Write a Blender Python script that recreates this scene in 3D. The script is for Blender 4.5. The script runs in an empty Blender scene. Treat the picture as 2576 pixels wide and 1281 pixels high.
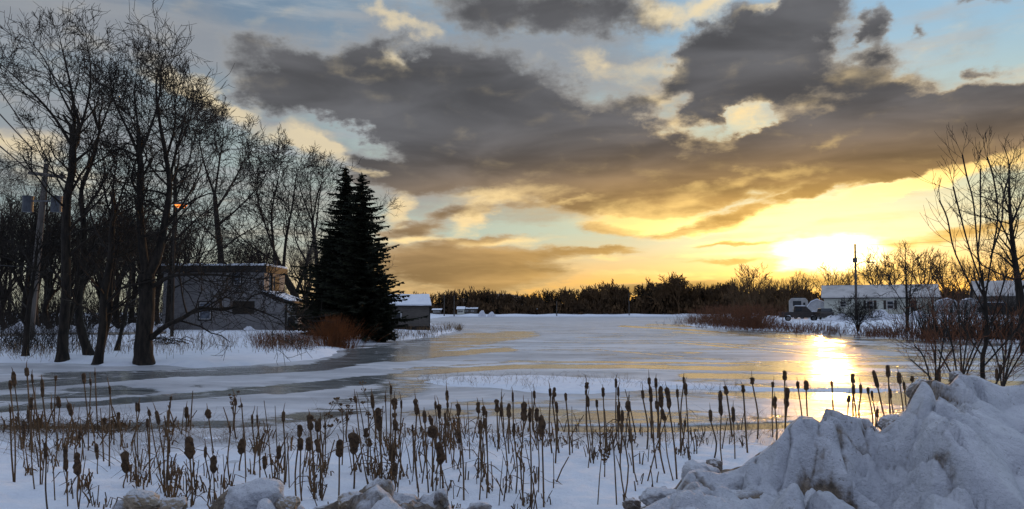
import bpy, math, random
import numpy as np
from mathutils import Vector, Matrix
R = math.radians
C = bpy.context.scene.collection
SC = bpy.context.scene

# ------------------------------------------------------------------ camera
F, CX, CY, HY, EYE = 1946.0, 1287.5, 640.5, 786.0, 1.7      # photo frame of reference: 2575 x 1281
PITCH = math.atan((HY - CY) / F)
cam_d = bpy.data.cameras.new("camera"); cam = bpy.data.objects.new("camera", cam_d); C.objects.link(cam)
cam_d.sensor_fit = 'HORIZONTAL'; cam_d.sensor_width = 36; cam_d.lens = F / 2575 * 36
cam_d.clip_start = 0.05; cam_d.clip_end = 20000
cam.location = (0, 0, EYE); cam.rotation_euler = (R(90) + PITCH, 0, 0)
SC.camera = cam

def ray(px, py):
    u, v = (px - CX) / F, -(py - CY) / F
    c, s = math.cos(PITCH), math.sin(PITCH)
    return (u, c - v * s, s + v * c)
def P(px, py, d):
    x, y, z = ray(px, py); k = d / y
    return Vector((x * k, d, EYE + z * k))
def G(px, py, z=0.0):
    x, y, zz = ray(px, py); k = (z - EYE) / zz
    return Vector((x * k, y * k, z))
def azel(px, py):
    x, y, z = ray(px, py); n = math.sqrt(x*x + y*y + z*z)
    return math.atan2(x, y), math.asin(z / n)
def project(X, Y, Z):
    c, s = math.cos(PITCH), math.sin(PITCH)
    dz = Z - EYE; f = Y * c + dz * s; u = -Y * s + dz * c
    return CX + F * X / f, CY - F * u / f

# ------------------------------------------------------------------ exposure
SC.view_settings.view_transform = 'Standard'; SC.view_settings.look = 'None'
SC.view_settings.exposure = 0.30; SC.view_settings.gamma = 1.0
SC.cycles.max_bounces = 6; SC.cycles.transparent_max_bounces = 8
SC.cycles.caustics_reflective = False; SC.cycles.caustics_refractive = False

# ------------------------------------------------------------------ sun
SUN_AZ, SUN_EL = azel(2084, 638)
sd = bpy.data.lights.new("sun", 'SUN'); sun = bpy.data.objects.new("sun", sd); C.objects.link(sun)
sd.energy = 0.95; sd.angle = R(1.6); sd.color = (1.0, 0.50, 0.13)
SDIR = Vector((math.sin(SUN_AZ) * math.cos(SUN_EL), math.cos(SUN_AZ) * math.cos(SUN_EL), math.sin(SUN_EL)))
sun.rotation_euler = SDIR.to_track_quat('Z', 'Y').to_euler()

# ------------------------------------------------------------------ sky
W = bpy.data.worlds.new("World"); SC.world = W; W.use_nodes = True
class NT:
    def __init__(s, tree): s.t = tree; s.n = tree.nodes; s.l = tree.links
    def node(s, typ, **kw):
        n = s.n.new(typ)
        for k, v in kw.items(): setattr(n, k, v)
        return n
    def put(s, sock, v):
        if isinstance(v, bpy.types.NodeSocket): s.l.new(v, sock)
        else: sock.default_value = v
    def m(s, op, a, b=None, c=None, clamp=False):
        n = s.node('ShaderNodeMath', operation=op, use_clamp=clamp)
        for i, v in enumerate((a, b, c)):
            if v is not None: s.put(n.inputs[i], v)
        return n.outputs[0]
    def vm(s, op, a, b=None):
        n = s.node('ShaderNodeVectorMath', operation=op); s.put(n.inputs[0], a)
        if b is not None:
            s.put(n.inputs['Scale'] if op == 'SCALE' else n.inputs[1], b)
        return n.outputs['Value'] if op in ('DOT_PRODUCT', 'LENGTH', 'DISTANCE') else n.outputs[0]
    def rng(s, v, a, b, c=0.0, d=1.0, smooth=True):
        n = s.node('ShaderNodeMapRange'); n.interpolation_type = 'SMOOTHSTEP' if smooth else 'LINEAR'
        for i, q in enumerate((v, a, b, c, d)): s.put(n.inputs[i], q)
        return n.outputs[0]
    def noise(s, vec, scale, detail=4, rough=0.5, col=False, w=0.0, dist=0.0):
        n = s.node('ShaderNodeTexNoise', noise_dimensions='3D'); s.put(n.inputs['Vector'], vec)
        n.inputs['Scale'].default_value = scale; n.inputs['Detail'].default_value = detail
        n.inputs['Roughness'].default_value = rough; n.inputs['Distortion'].default_value = dist
        return n.outputs['Color' if col else 'Fac']
    def mapv(s, vec, loc=(0,0,0), rot=(0,0,0), scale=(1,1,1), typ='POINT'):
        n = s.node('ShaderNodeMapping', vector_type=typ); s.put(n.inputs[0], vec)
        n.inputs[1].default_value = loc; n.inputs[2].default_value = rot; n.inputs[3].default_value = scale
        return n.outputs[0]
    def mix(s, f, a, b, mode='MIX'):
        n = s.node('ShaderNodeMix', data_type='RGBA', blend_type=mode); n.clamp_result = False
        s.put(n.inputs[0], f)
        s.put(n.inputs[6], a if isinstance(a, bpy.types.NodeSocket) else (*a[:3], 1))
        s.put(n.inputs[7], b if isinstance(b, bpy.types.NodeSocket) else (*b[:3], 1))
        return n.outputs[2]
    def comb(s, x, y, z=0.0):
        n = s.node('ShaderNodeCombineXYZ')
        for i, v in enumerate((x, y, z)): s.put(n.inputs[i], v)
        return n.outputs[0]
    def sep(s, v):
        n = s.node('ShaderNodeSeparateXYZ'); s.put(n.inputs[0], v); return n.outputs

W.node_tree.nodes.clear()
N = NT(W.node_tree)
gen = N.node('ShaderNodeTexCoord').outputs['Generated']
dx, dy, dz = N.sep(gen)
az = N.m('ARCTAN2', dx, dy); el = N.m('ARCSINE', dz)
sky = N.node('ShaderNodeTexSky', sky_type='NISHITA', sun_disc=False)
sky.sun_elevation = SUN_EL; sky.sun_rotation = SUN_AZ; sky.altitude = 10; sky.air_density = 1.0; sky.dust_density = 1.6; sky.ozone_density = 1.5
ae = N.comb(az, el, 0.0)
# ragged edges: bend the direction coordinates with two scales of noise, flatter towards the horizon
nv = N.comb(az, N.m('MULTIPLY', N.m('LOGARITHM', N.m('ADD', N.m('MAXIMUM', el, -0.05), 0.13), math.e), 0.62), 0.0)
w1 = N.vm('SUBTRACT', N.noise(nv, 7.0, 3, 0.5, col=True), (0.5, 0.5, 0.5))
w2 = N.vm('SUBTRACT', N.noise(nv, 26.0, 6, 0.62, col=True), (0.5, 0.5, 0.5))
hs = N.rng(el, 0.0, 0.28, 0.22, 1.0)
amp = N.comb(N.m('MULTIPLY_ADD', hs, 0.10, 0.03), N.m('MULTIPLY', hs, 0.075), 0.0)
amp2 = N.comb(N.m('MULTIPLY_ADD', hs, 0.045, 0.03), N.m('MULTIPLY', hs, 0.04), 0.0)
warp = N.vm('ADD', N.vm('MULTIPLY', w1, amp), N.vm('MULTIPLY', w2, amp2))
wae = N.vm('ADD', ae, warp)
det = N.noise(nv, 14.0, 8, 0.6)
det2 = N.noise(N.mapv(nv, loc=(3.1, 1.7, 0), scale=(1, 1.3, 1)), 20.0, 5, 0.55, dist=0.3)

def blobs(lst, vec):
    acc = None
    for (cx, cy, rx, ry, rot, s) in lst:
        a0, e0 = azel(cx, cy)
        sx = abs(azel(cx + rx * 0.5, cy)[0] - azel(cx - rx * 0.5, cy)[0]); sy = abs(azel(cx, cy - ry * 0.5)[1] - azel(cx, cy + ry * 0.5)[1])
        v = N.mapv(vec, (a0, e0, 0), (0, 0, R(rot)), (sx, sy, 1), 'TEXTURE')
        g = N.node('ShaderNodeTexGradient', gradient_type='SPHERICAL'); N.l.new(v, g.inputs[0])
        acc = N.m('MULTIPLY', g.outputs['Fac'], s) if acc is None else N.m('MULTIPLY_ADD', g.outputs['Fac'], s, acc)
    return acc
DARK = [
 (960, 215, 430, 130, -4, 1.3), (760, 205, 230, 110, -10, 0.8), (1250, 290, 480, 190, -12, 1.8), (1480, 400, 340, 150, -14, 1.5),
 (1120, 410, 270, 48, -3, 1.0), (1330, 450, 430, 70, -2, 1.0), (1130, 330, 330, 70, -14, 0.9), (1640, 480, 300, 85, 4, 1.0),
 (1300, 15, 470, 105, -2, .85), (1520, 60, 230, 90, 0, 0.5), (1180, 250, 420, 90, -6, .5), (950, 325, 170, 45, -16, .8), (880, 300, 120, 40, -20, .4), (1450, 330, 330, 90, -8, .5), (1620, 420, 240, 80, 0, .6), (1020, 165, 75, 60, 35, -1.0), (920, 170, 60, 40, 0, -.5), (1670, 265, 90, 36, 20, -.55), (1760, 300, 90, 40, -20, .6), (1600, 250, 110, 40, -20, .5), (1640, 140, 70, 60, 0, -.6), (1870, 300, 110, 34, 30, -1.0), (2160, 225, 110, 30, -10, -.45), (1960, 230, 120, 70, -30, .7), (660, 250, 120, 60, 10, .35), (2060, 520, 500, 16, 14, -.5), (1050, 440, 260, 50, 0, 0.7), (950, 410, 120, 26, 0, 0.5), (1500, 500, 420, 60, 3, 0.8), (1880, 150, 300, 150, 22, 1.9), (1990, 70, 150, 90, 35, 0.8), (1700, 180, 160, 60, 5, 0.6),
 (2180, 330, 520, 90, 2, 1.5), (2480, 300, 420, 90, 4, 1.6), (2150, 215, 230, 100, -18, 1.2), (2260, 250, 180, 60, -15, 0.5), (2080, 415, 460, 85, 4, 1.2), (2350, 395, 330, 70, 8, 1.0),
 (1890, 370, 190, 60, 10, 0.7), (2660, 320, 260, 120, 0, 1.4),
 (2210, 55, 75, 48, 35, 0.9), (2225, 125, 90, 40, -10, 0.75), (2480, 2, 80, 22, -5, 0.9), (2330, 75, 50, 25, 30, 0.5), (2150, 92, 45, 16, 20, 0.6), (2470, 195, 60, 22, 5, 0.5),
 (1210, 668, 300, 75, -6, 1.2), (1080, 690, 260, 85, 0, 0.9), (1430, 640, 260, 18, 0, 0.5),
 (1030, 577, 140, 26, 0, 1.0), (1165, 545, 110, 26, 4, 0.8), (1040, 480, 190, 36, -4, 0.6), (1220, 603, 160, 13, 2, 0.7),
 (1530, 588, 95, 24, 0, 0.9), (1810, 548, 220, 24, 12, 1.1), (2030, 488, 80, 26, 25, 0.7), (1720, 580, 180, 14, 8, 0.5), (1700, 505, 200, 34, 6, 0.5),
 (1500, 637, 120, 11, 0, 0.6), (1850, 612, 130, 8, 2, 0.8), (1830, 660, 120, 8, 2, 0.7), (2000, 708, 520, 34, 2, 0.9), (1650, 728, 420, 22, 2, 0.7), (2420, 598, 260, 26, 4, 0.7), (2560, 650, 200, 30, 5, 0.4),
 (2380, 150, 500, 60, 20, 0.10),
]
LIT = [
 (530, 245, 170, 42, -24, 1.0), (600, 280, 70, 26, -15, 0.6), (760, 360, 190, 60, -20, 0.9), (800, 378, 90, 30, -14, 1.0), (420, 190, 180, 60, -28, 0.5),
 (940, 440, 60, 14, -4, 0.8), (1010, 525, 75, 42, 35, 1.1), (1200, 560, 90, 36, 30, 1.1), (1050, 600, 160, 12, 0, 0.8), (1280, 500, 180, 30, 4, 0.9), (1420, 520, 120, 14, 4, 0.8),
 (1270, 610, 170, 16, 2, 0.7), (1560, 560, 130, 60, 0, 0.8), (1680, 530, 190, 60, 15, 0.7), (1620, 575, 200, 22, 8, 0.8), (1820, 560, 240, 18, 12, 0.9),
 (2180, 500, 310, 26, 16, 1.4), (2020, 545, 180, 34, 24, 1.0), (2440, 425, 240, 32, 16, 1.3), (2550, 400, 90, 40, 10, 0.8),
 (1650, 170, 90, 40, -10, 0.6), (1580, 170, 60, 60, 0, 0.3), (1490, 155, 110, 40, -20, 0.6), (1690, 30, 110, 45, 5, 0.9), (1800, 20, 140, 40, 20, 0.9), (1650, 240, 120, 40, -10, 0.55), (1870, 295, 110, 40, 30, 0.75), (1700, 315, 80, 40, -20, 0.5), (1910, 20, 110, 18, 25, 0.6),
 (1000, 65, 140, 26, -8, 0.8), (1020, 150, 50, 50, 20, 0.6), (960, 160, 60, 25, 0, 0.4), (860, 165, 120, 30, -25, 0.35), (60, 350, 160, 60, 0, 0.7), (150, 430, 300, 80, -20, 0.5), (120, 110, 200, 50, 0, 0.25),
 (1900, 450, 260, 20, 5, 0.5), (1660, 435, 100, 30, 10, 0.3), (2060, 370, 60, 30, 30, 0.5), (1330, 460, 60, 40, 30, 0.3), (1250, 490, 40, 40, 0, 0.3), (2150, 180, 70, 80, 0, 0.35), (2420, 120, 260, 30, 15, 0.25), (2500, 200, 260, 20, 12, 0.25), (2250, 190, 130, 30, -15, 0.3),
 (1900, 600, 220, 10, 3, 0.8), (1870, 640, 230, 12, 2, 0.8), (1600, 690, 300, 12, -2, 0.3), (1500, 655, 230, 10, 0, 0.4),
]
Dsum = blobs(DARK, wae)
Lsum = blobs(LIT, wae)
D = N.m('ADD', Dsum, N.m('MULTIPLY', N.m('SUBTRACT', det, 0.5), N.rng(Dsum, 0.0, 0.4, 0.6, 1.15)))
D = N.m('ADD', D, N.m('MULTIPLY', N.m('SUBTRACT', N.noise(N.mapv(nv, loc=(7, 3, 0), rot=(0, 0, R(-10)), scale=(1, 1.6, 1)), 38.0, 5, 0.6), 0.5), N.rng(Dsum, 0.0, 0.2, 0.0, 0.45)))
cover = N.rng(D, 0.0, 0.50)
thick = N.rng(D, 0.12, 0.80)
Lv = N.m('ADD', Lsum, N.m('MULTIPLY', N.m('SUBTRACT', det2, 0.5), 1.1))
lit = N.rng(Lv, 0.02, 1.0)
# nearness to the sun
sdot = N.vm('DOT_PRODUCT', gen, tuple(SDIR))
ang = N.m('ARCCOSINE', N.m('MINIMUM', sdot, 0.999999))
daz = N.m('SUBTRACT', az, SUN_AZ); delv = N.m('SUBTRACT', el, SUN_EL)
oval = N.m('SQRT', N.m('ADD', N.m('POWER', N.m('MULTIPLY', daz, 0.62), 2.0), N.m('POWER', N.m('MULTIPLY', delv, 1.5), 2.0)))
warm = N.rng(oval, 0.04, 0.44, 1.0, 0.0)
low = N.rng(el, 0.0, 0.22, 1.0, 0.0)
wl = N.m('MAXIMUM', warm, N.m('MULTIPLY', low, N.rng(ang, 0.2, 1.2, 0.85, 0.25)))
# clear air: physical sky, graded by height as the low sun and thin veil do
clear = N.vm('SCALE', sky.outputs[0], 0.10)
air_hi = N.mix(N.rng(az, -0.62, 0.55), (0.14, 0.185, 0.25), (0.22, 0.42, 0.60))
air_mid = N.mix(N.rng(az, -0.5, 0.25), (0.30, 0.37, 0.38), (0.44, 0.53, 0.41))
air_lo = N.mix(N.rng(ang, 0.08, 0.62), (0.92, 0.47, 0.075), (0.62, 0.33, 0.09))
air_lo = N.mix(N.rng(az, -0.15, -0.38), air_lo, (0.46, 0.48, 0.38))
air = N.mix(N.rng(el, 0.16, 0.36), air_mid, air_hi)
air = N.mix(N.rng(el, 0.02, 0.105), air_lo, air)
air = N.mix(0.12, air, clear)
veil = N.noise(N.mapv(nv, rot=(0, 0, R(-16)), scale=(1, 4.5, 1)), 6.0, 6, 0.6)
air = N.mix(N.m('MULTIPLY', N.rng(veil, 0.42, 0.72), N.rng(el, 0.06, 0.2, 0.25, 0.8)), air, N.mix(wl, (0.36, 0.40, 0.43), (0.85, 0.58, 0.22)))
# sunlit thin cloud
litc = N.mix(wl, (0.70, 0.58, 0.37), (1.25, 0.80, 0.22))
litc = N.mix(N.rng(oval, 0.19, 0.05), litc, (1.9, 1.3, 0.45))
col = N.mix(lit, air, litc)
# soft grey veil over the upper left and between the dark masses
GREY = [(150, 60, 620, 150, -8, .9), (620, 130, 420, 120, -8, .8), (300, 330, 420, 140, -15, .7), (720, 320, 300, 70, -18, .7), (1050, 120, 420, 110, -4, .8), (1450, 140, 330, 120, -6, .8), (1700, 240, 260, 90, 6, .6), (1000, 430, 320, 70, -4, .7), (1080, 500, 320, 60, -2, .7), (-300, 300, 700, 300, 0, .8), (1250, 560, 300, 22, 3, .4), (2150, 90, 160, 70, 20, .5), (2330, 200, 200, 50, -5, .4), (1500, 520, 400, 60, 2, .7), (700, 520, 500, 120, 0, .4)]
Gs = blobs(GREY, wae)
gf = N.rng(N.m('ADD', Gs, N.m('MULTIPLY', N.m('SUBTRACT', veil, 0.5), 0.8)), 0.0, 0.75, 0.0, 0.85)
col = N.mix(gf, col, N.mix(wl, (0.235, 0.25, 0.275), (0.58, 0.42, 0.19)))
col = N.mix(N.m('MULTIPLY', lit, gf), col, litc)
# dark cloud with bright translucent rims
corew = N.m('MULTIPLY', warm, N.rng(el, 0.12, 0.26, 1.0, 0.12))
core = N.mix(corew, (0.086, 0.087, 0.094), (0.31, 0.175, 0.052))
core = N.mix(N.m('MULTIPLY', low, 0.75), core, N.mix(warm, (0.36, 0.22, 0.085), (0.62, 0.36, 0.09)))
mott = N.rng(N.noise(N.mapv(nv, rot=(0, 0, R(-9)), scale=(0.8, 1.7, 1)), 6.5, 4, 0.5, dist=0.4), 0.3, 0.72, 0.74, 1.42)
core = N.vm('SCALE', core, mott)
rim = N.mix(wl, (0.27, 0.28, 0.29), (0.72, 0.46, 0.14))
rim = N.mix(lit, rim, litc)
col = N.mix(cover, col, N.mix(thick, rim, N.mix(N.m('MULTIPLY', lit, 0.55), core, litc)))
# the sun behind thin cloud
sx = N.m('DIVIDE', daz, 0.062); sy = N.m('DIVIDE', delv, 0.0235)
gl = N.m('SQRT', N.m('ADD', N.m('MULTIPLY', sx, sx), N.m('MULTIPLY', sy, sy)))
gl = N.m('ADD', gl, N.m('MULTIPLY', N.m('SUBTRACT', N.noise(nv, 22.0, 4, 0.55), 0.5), 1.3))
disc = N.rng(gl, 0.55, 1.25, 1.0, 0.0)
halo = N.m('POWER', N.rng(oval, 0.0, 0.17, 1.0, 0.0, smooth=False), 2.0)
col = N.mix(1.0, col, N.vm('SCALE', N.mix(0.0, (1.0, 0.58, 0.12), (1, 1, 1)), N.m('MULTIPLY', halo, 0.85)), 'ADD')
col = N.mix(1.0, col, N.vm('SCALE', N.mix(0.0, (1.0, 0.74, 0.32), (1, 1, 1)), N.m('MULTIPLY', disc, 3.0)), 'ADD')
# unseen sky overhead and behind the viewer, its brightness made up as fill light
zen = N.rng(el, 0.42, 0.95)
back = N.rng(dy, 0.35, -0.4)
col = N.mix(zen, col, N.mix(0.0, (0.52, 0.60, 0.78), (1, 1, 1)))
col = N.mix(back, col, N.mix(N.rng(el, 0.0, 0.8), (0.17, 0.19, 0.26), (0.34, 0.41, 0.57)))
col = N.mix(N.rng(el, 0.0, -0.05), col, (0.25, 0.25, 0.27))
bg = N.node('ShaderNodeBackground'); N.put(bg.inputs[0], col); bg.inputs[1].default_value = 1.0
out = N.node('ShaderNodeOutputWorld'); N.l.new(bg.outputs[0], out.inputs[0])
W.cycles.sampling_method = 'MANUAL'; W.cycles.sample_map_resolution = 512

# ------------------------------------------------------------------ helpers
def h2(ix, iy, seed):
    n = (ix.astype(np.int64) * 374761393 + iy.astype(np.int64) * 668265263 + seed * 974634777) & 0xffffffff
    n = ((n ^ (n >> 13)) * 1274126177) & 0xffffffff
    n = n ^ (n >> 16)
    return (n & 0xffff) / 65535.0
def vn(x, y, seed=0):
    x = np.asarray(x, float); y = np.asarray(y, float)
    ix = np.floor(x); iy = np.floor(y); fx = x - ix; fy = y - iy
    fx = fx * fx * (3 - 2 * fx); fy = fy * fy * (3 - 2 * fy)
    a = h2(ix, iy, seed); b = h2(ix + 1, iy, seed); c = h2(ix, iy + 1, seed); d = h2(ix + 1, iy + 1, seed)
    return (a + (b - a) * fx) * (1 - fy) + (c + (d - c) * fx) * fy
def fbm(x, y, seed=0, octv=4, gain=0.5):
    t, a, n = 0.0, 1.0, 0.0
    x = np.asarray(x, float); y = np.asarray(y, float)
    for i in range(octv):
        t = t + a * (vn(x, y, seed + i * 17) - 0.5); n += a * 0.5; a *= gain; x = x * 2.03 + 5.3; y = y * 2.03 + 1.7
    return t / n                      # about -1..1
def sstep(a, b, x):
    t = np.clip((x - a) / (b - a), 0, 1); return t * t * (3 - 2 * t)
def worley(x, y, seed):
    ix, iy = np.floor(x), np.floor(y); f1 = np.full(x.shape, 9.0); f2 = f1.copy(); ha = np.zeros_like(f1); hb = ha.copy(); hc = ha.copy(); ox = ha.copy(); oy = ha.copy()
    for i in (-1, 0, 1):
        for j in (-1, 0, 1):
            cx, cy = ix + i, iy + j; px_, py_ = cx + h2(cx, cy, seed), cy + h2(cx, cy, seed + 1); d = np.hypot(x - px_, y - py_); n = d < f1
            f2 = np.where(n, f1, np.minimum(f2, d)); f1 = np.where(n, d, f1)
            ha = np.where(n, h2(cx, cy, seed + 2), ha); hb = np.where(n, h2(cx, cy, seed + 3), hb); hc = np.where(n, h2(cx, cy, seed + 4), hc); ox = np.where(n, x - px_, ox); oy = np.where(n, y - py_, oy)
    return f1, f2, ha - .5, (hb - .5) * ox + (hc - .5) * oy
def poly_sd(poly, X, Y):
    X = np.asarray(X, float); Y = np.asarray(Y, float)
    d = np.full(X.shape, 1e9); ins = np.zeros(X.shape, bool); n = len(poly)
    for i in range(n):
        ax, ay = poly[i]; bx, by = poly[(i + 1) % n]
        ex, ey = bx - ax, by - ay; L = ex * ex + ey * ey + 1e-12
        t = np.clip(((X - ax) * ex + (Y - ay) * ey) / L, 0, 1)
        d = np.minimum(d, (X - ax - t * ex) ** 2 + (Y - ay - t * ey) ** 2)
        if ay != by:
            c = ((ay > Y) != (by > Y)) & (X < (bx - ax) * (Y - ay) / (by - ay) + ax)
            ins ^= c
    d = np.sqrt(d); return np.where(ins, d, -d)

def tag(o, label=None, cat=None, group=None, kind=None):
    if label: o['label'] = label
    if cat: o['category'] = cat
    if group: o['group'] = group
    if kind: o['kind'] = kind
    return o
def empty(name, loc, label, cat, group=None, rz=0.0):
    o = bpy.data.objects.new(name, None); C.objects.link(o); o.empty_display_size = 0.2
    o.location = loc; o.rotation_euler = (0, 0, rz)
    return tag(o, label, cat, group)
def raw_mesh(name, verts, faces, smooth=False, mats=()):
    """verts (n,3) array; faces: list of (k, array(m,k)) blocks"""
    me = bpy.data.meshes.new(name); V = np.asarray(verts, np.float32)
    me.vertices.add(len(V)); me.vertices.foreach_set('co', V.ravel())
    loops = np.concatenate([np.asarray(f, np.int32).ravel() for f in faces]) if faces else np.zeros(0, np.int32)
    tot = np.concatenate([np.full(len(f), np.asarray(f).shape[1], np.int32) for f in faces]) if faces else np.zeros(0, np.int32)
    me.loops.add(len(loops)); me.loops.foreach_set('vertex_index', loops)
    me.polygons.add(len(tot)); me.polygons.foreach_set('loop_start', np.concatenate(([0], np.cumsum(tot)[:-1])).astype(np.int32))
    me.polygons.foreach_set('loop_total', tot)
    if smooth: me.polygons.foreach_set('use_smooth', np.ones(len(tot), bool))
    for m in mats: me.materials.append(m)
    me.update(calc_edges=True); me.validate()
    return me
def link(name, me, parent=None, loc=None):
    o = bpy.data.objects.new(name, me); C.objects.link(o)
    if parent: o.parent = parent
    if loc is not None: o.location = loc
    return o
def grid_mesh(name, V, smooth=True, mats=(), attrs=None):
    n, m = V.shape[:2]; idx = np.arange(n * m).reshape(n, m)
    q = np.stack([idx[:-1, :-1], idx[1:, :-1], idx[1:, 1:], idx[:-1, 1:]], -1).reshape(-1, 4)
    a, b, c = V[0, 0], V[1, 0], V[1, 1]
    if np.cross(b - a, c - a)[2] < 0: q = q[:, ::-1]
    me = raw_mesh(name, V.reshape(-1, 3), [q], smooth, mats)
    for k, v in (attrs or {}).items():
        at = me.attributes.new(k, 'FLOAT', 'POINT'); at.data.foreach_set('value', np.asarray(v, np.float32).ravel())
    return me

class MB:
    """boxes, prisms and tubes gathered into one mesh (one part)"""
    def __init__(s): s.v = []; s.f = {3: [], 4: []}; s.poly = []; s.n = 0
    def add(s, verts, faces):
        for f in faces:
            s.poly.append([i + s.n for i in f])
        s.v += [tuple(p) for p in verts]; s.n += len(verts); return s
    def box(s, x0, x1, y0, y1, z0, z1, M=None):
        v = [(x, y, z) for z in (z0, z1) for (x, y) in ((x0, y0), (x1, y0), (x1, y1), (x0, y1))]
        if M is not None: v = [M @ Vector(p) for p in v]
        return s.add(v, [(3, 2, 1, 0), (4, 5, 6, 7), (0, 1, 5, 4), (1, 2, 6, 5), (2, 3, 7, 6), (3, 0, 4, 7)])
    def prism(s, prof, y0, y1, axis='y'):
        """profile of (x,z) points, counter-clockwise seen from -y, extruded along y (or (y,z) along x)"""
        n = len(prof)
        if axis == 'y': v = [(p[0], y0, p[1]) for p in prof] + [(p[0], y1, p[1]) for p in prof]
        else: v = [(y0, p[0], p[1]) for p in prof] + [(y1, p[0], p[1]) for p in prof]
        f = [tuple(range(n)), tuple(range(2 * n - 1, n - 1, -1))] + [(i, i + n, (i + 1) % n + n, (i + 1) % n) for i in range(n)]
        return s.add(v, f)
    def cyl(s, c, r, z0, z1, n=12, r1=None):
        r1 = r if r1 is None else r1
        v = [(c[0] + q * math.cos(2*math.pi*i/n), c[1] + q * math.sin(2*math.pi*i/n), z) for q, z in ((r, z0), (r1, z1)) for i in range(n)]
        return s.add(v, [tuple(range(n - 1, -1, -1)), tuple(range(n, 2 * n))] + [(i, (i + 1) % n, (i + 1) % n + n, i + n) for i in range(n)])
    def tube(s, pts, rad, n=6):
        pts = [Vector(p) for p in pts]; rad = [rad] * len(pts) if not hasattr(rad, '__len__') else rad; v = []
        for i, p in enumerate(pts):
            t = (pts[min(i + 1, len(pts) - 1)] - pts[max(i - 1, 0)]).normalized()
            a = Vector((0.3, 0.2, 0.93)) if abs(t.z) < 0.8 else Vector((0.9, 0.3, 0.1))
            u = t.cross(a).normalized(); w = t.cross(u)
            v += [p + rad[i] * (u * math.cos(2*math.pi*k/n) + w * math.sin(2*math.pi*k/n)) for k in range(n)]
        m = len(pts)
        f = [(i*n + k, i*n + (k+1) % n, (i+1)*n + (k+1) % n, (i+1)*n + k) for i in range(m - 1) for k in range(n)]
        return s.add(v, f + [tuple(range(n - 1, -1, -1)), tuple(range((m-1)*n, m*n))])
    def build(s, name, mat, parent=None, loc=None, bevel=0.0, smooth=False):
        me = bpy.data.meshes.new(name); me.from_pydata(s.v, [], s.poly); me.materials.append(mat)
        if bevel or smooth:
            import bmesh
            bm = bmesh.new(); bm.from_mesh(me); bmesh.ops.recalc_face_normals(bm, faces=bm.faces)
            if bevel: bmesh.ops.bevel(bm, geom=list(bm.edges), offset=bevel, segments=2, affect='EDGES', profile=0.5)
            bm.to_mesh(me); bm.free()
            if smooth: me.polygons.foreach_set('use_smooth', np.ones(len(me.polygons), bool))
        return link(name, me, parent, loc)

class Tubes:
    """many thin tapered tubes, built at once with numpy (branches, stalks, twigs)"""
    def __init__(s): s.g = {}
    def add(s, pts, rads, sides=4): s.g.setdefault((len(pts), sides), []).append((pts, rads))
    def arrays(s):
        VV, FF, off = [], [], 0
        for (n, k), lst in s.g.items():
            Pt = np.array([[tuple(p) for p in a] for a, _ in lst], float); Rd = np.array([b for _, b in lst], float); m = len(lst)
            T = np.gradient(Pt, axis=1); T /= np.linalg.norm(T, axis=2, keepdims=True) + 1e-9
            ax = np.where(np.abs(T[:, :1, 2:3]) < 0.8, np.array([0.1, 0.2, 0.97]), np.array([0.9, 0.4, 0.1]))
            U = np.cross(T, ax); U /= np.linalg.norm(U, axis=2, keepdims=True) + 1e-9; Wv = np.cross(T, U)
            a = np.arange(k) * 2 * np.pi / k
            V = Pt[:, :, None] + Rd[:, :, None, None] * (U[:, :, None] * np.cos(a)[:, None] + Wv[:, :, None] * np.sin(a)[:, None])
            idx = np.arange(m * n * k).reshape(m, n, k) + off; nx = np.roll(idx, -1, 2)
            FF.append(np.stack([idx[:, :-1], nx[:, :-1], nx[:, 1:], idx[:, 1:]], -1).reshape(-1, 4))
            VV.append(V.reshape(-1, 3)); off += m * n * k
        return np.concatenate(VV), FF
    def build(s, name, mat, parent=None, origin=(0, 0, 0)):
        V, FF = s.arrays()
        return link(name, raw_mesh(name, V - np.array(origin), FF, True, (mat,)), parent)
    def mesh(s, name, mat, origin=(0, 0, 0)):
        V, FF = s.arrays(); return raw_mesh(name, V - np.array(origin), FF, True, (mat,))

# ------------------------------------------------------------------ materials
def mat(name, color, rough=0.8, color2=None, scale=6.0, bump=0.0, bscale=None, stretch=(1, 1, 1), spec=0.3, metal=0.0, coord='Object', lo=0.35, hi=0.65):
    m = bpy.data.materials.new(name); m.use_nodes = True; t = NT(m.node_tree)
    b = m.node_tree.nodes['Principled BSDF']; b.inputs['Roughness'].default_value = rough
    b.inputs['Specular IOR Level'].default_value = spec; b.inputs['Metallic'].default_value = metal
    co = t.mapv(t.node('ShaderNodeTexCoord').outputs[coord], scale=stretch)
    if color2 is not None:
        t.put(b.inputs['Base Color'], t.mix(t.rng(t.noise(co, scale, 5, 0.6), lo, hi), color, color2))
    else: b.inputs['Base Color'].default_value = (*color, 1)
    if bump:
        bn = t.node('ShaderNodeBump'); bn.inputs['Strength'].default_value = bump; bn.inputs['Distance'].default_value = 0.05
        t.put(bn.inputs['Height'], t.noise(co, bscale or scale * 3, 5, 0.6)); t.l.new(bn.outputs[0], b.inputs['Normal'])
    return m
M = {}
M['bark'] = mat('bark', (0.035, 0.027, 0.020), 0.9, (0.012, 0.010, 0.008), 9, 0.6, 22, (1, 1, 0.25))
M['twig'] = mat('twig', (0.030, 0.023, 0.016), 0.85, (0.014, 0.011, 0.009), 1.5)
M['pale_bark'] = mat('pale_bark', (0.11, 0.095, 0.08), 0.9, (0.05, 0.042, 0.035), 8, 0.4)
M['red_twig'] = mat('red_twig', (0.17, 0.062, 0.024), 0.8, (0.09, 0.036, 0.016), 2.0)
M['dry_grass'] = mat('dry_grass', (0.22, 0.14, 0.07), 0.85, (0.10, 0.062, 0.03), 3.0)
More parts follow.
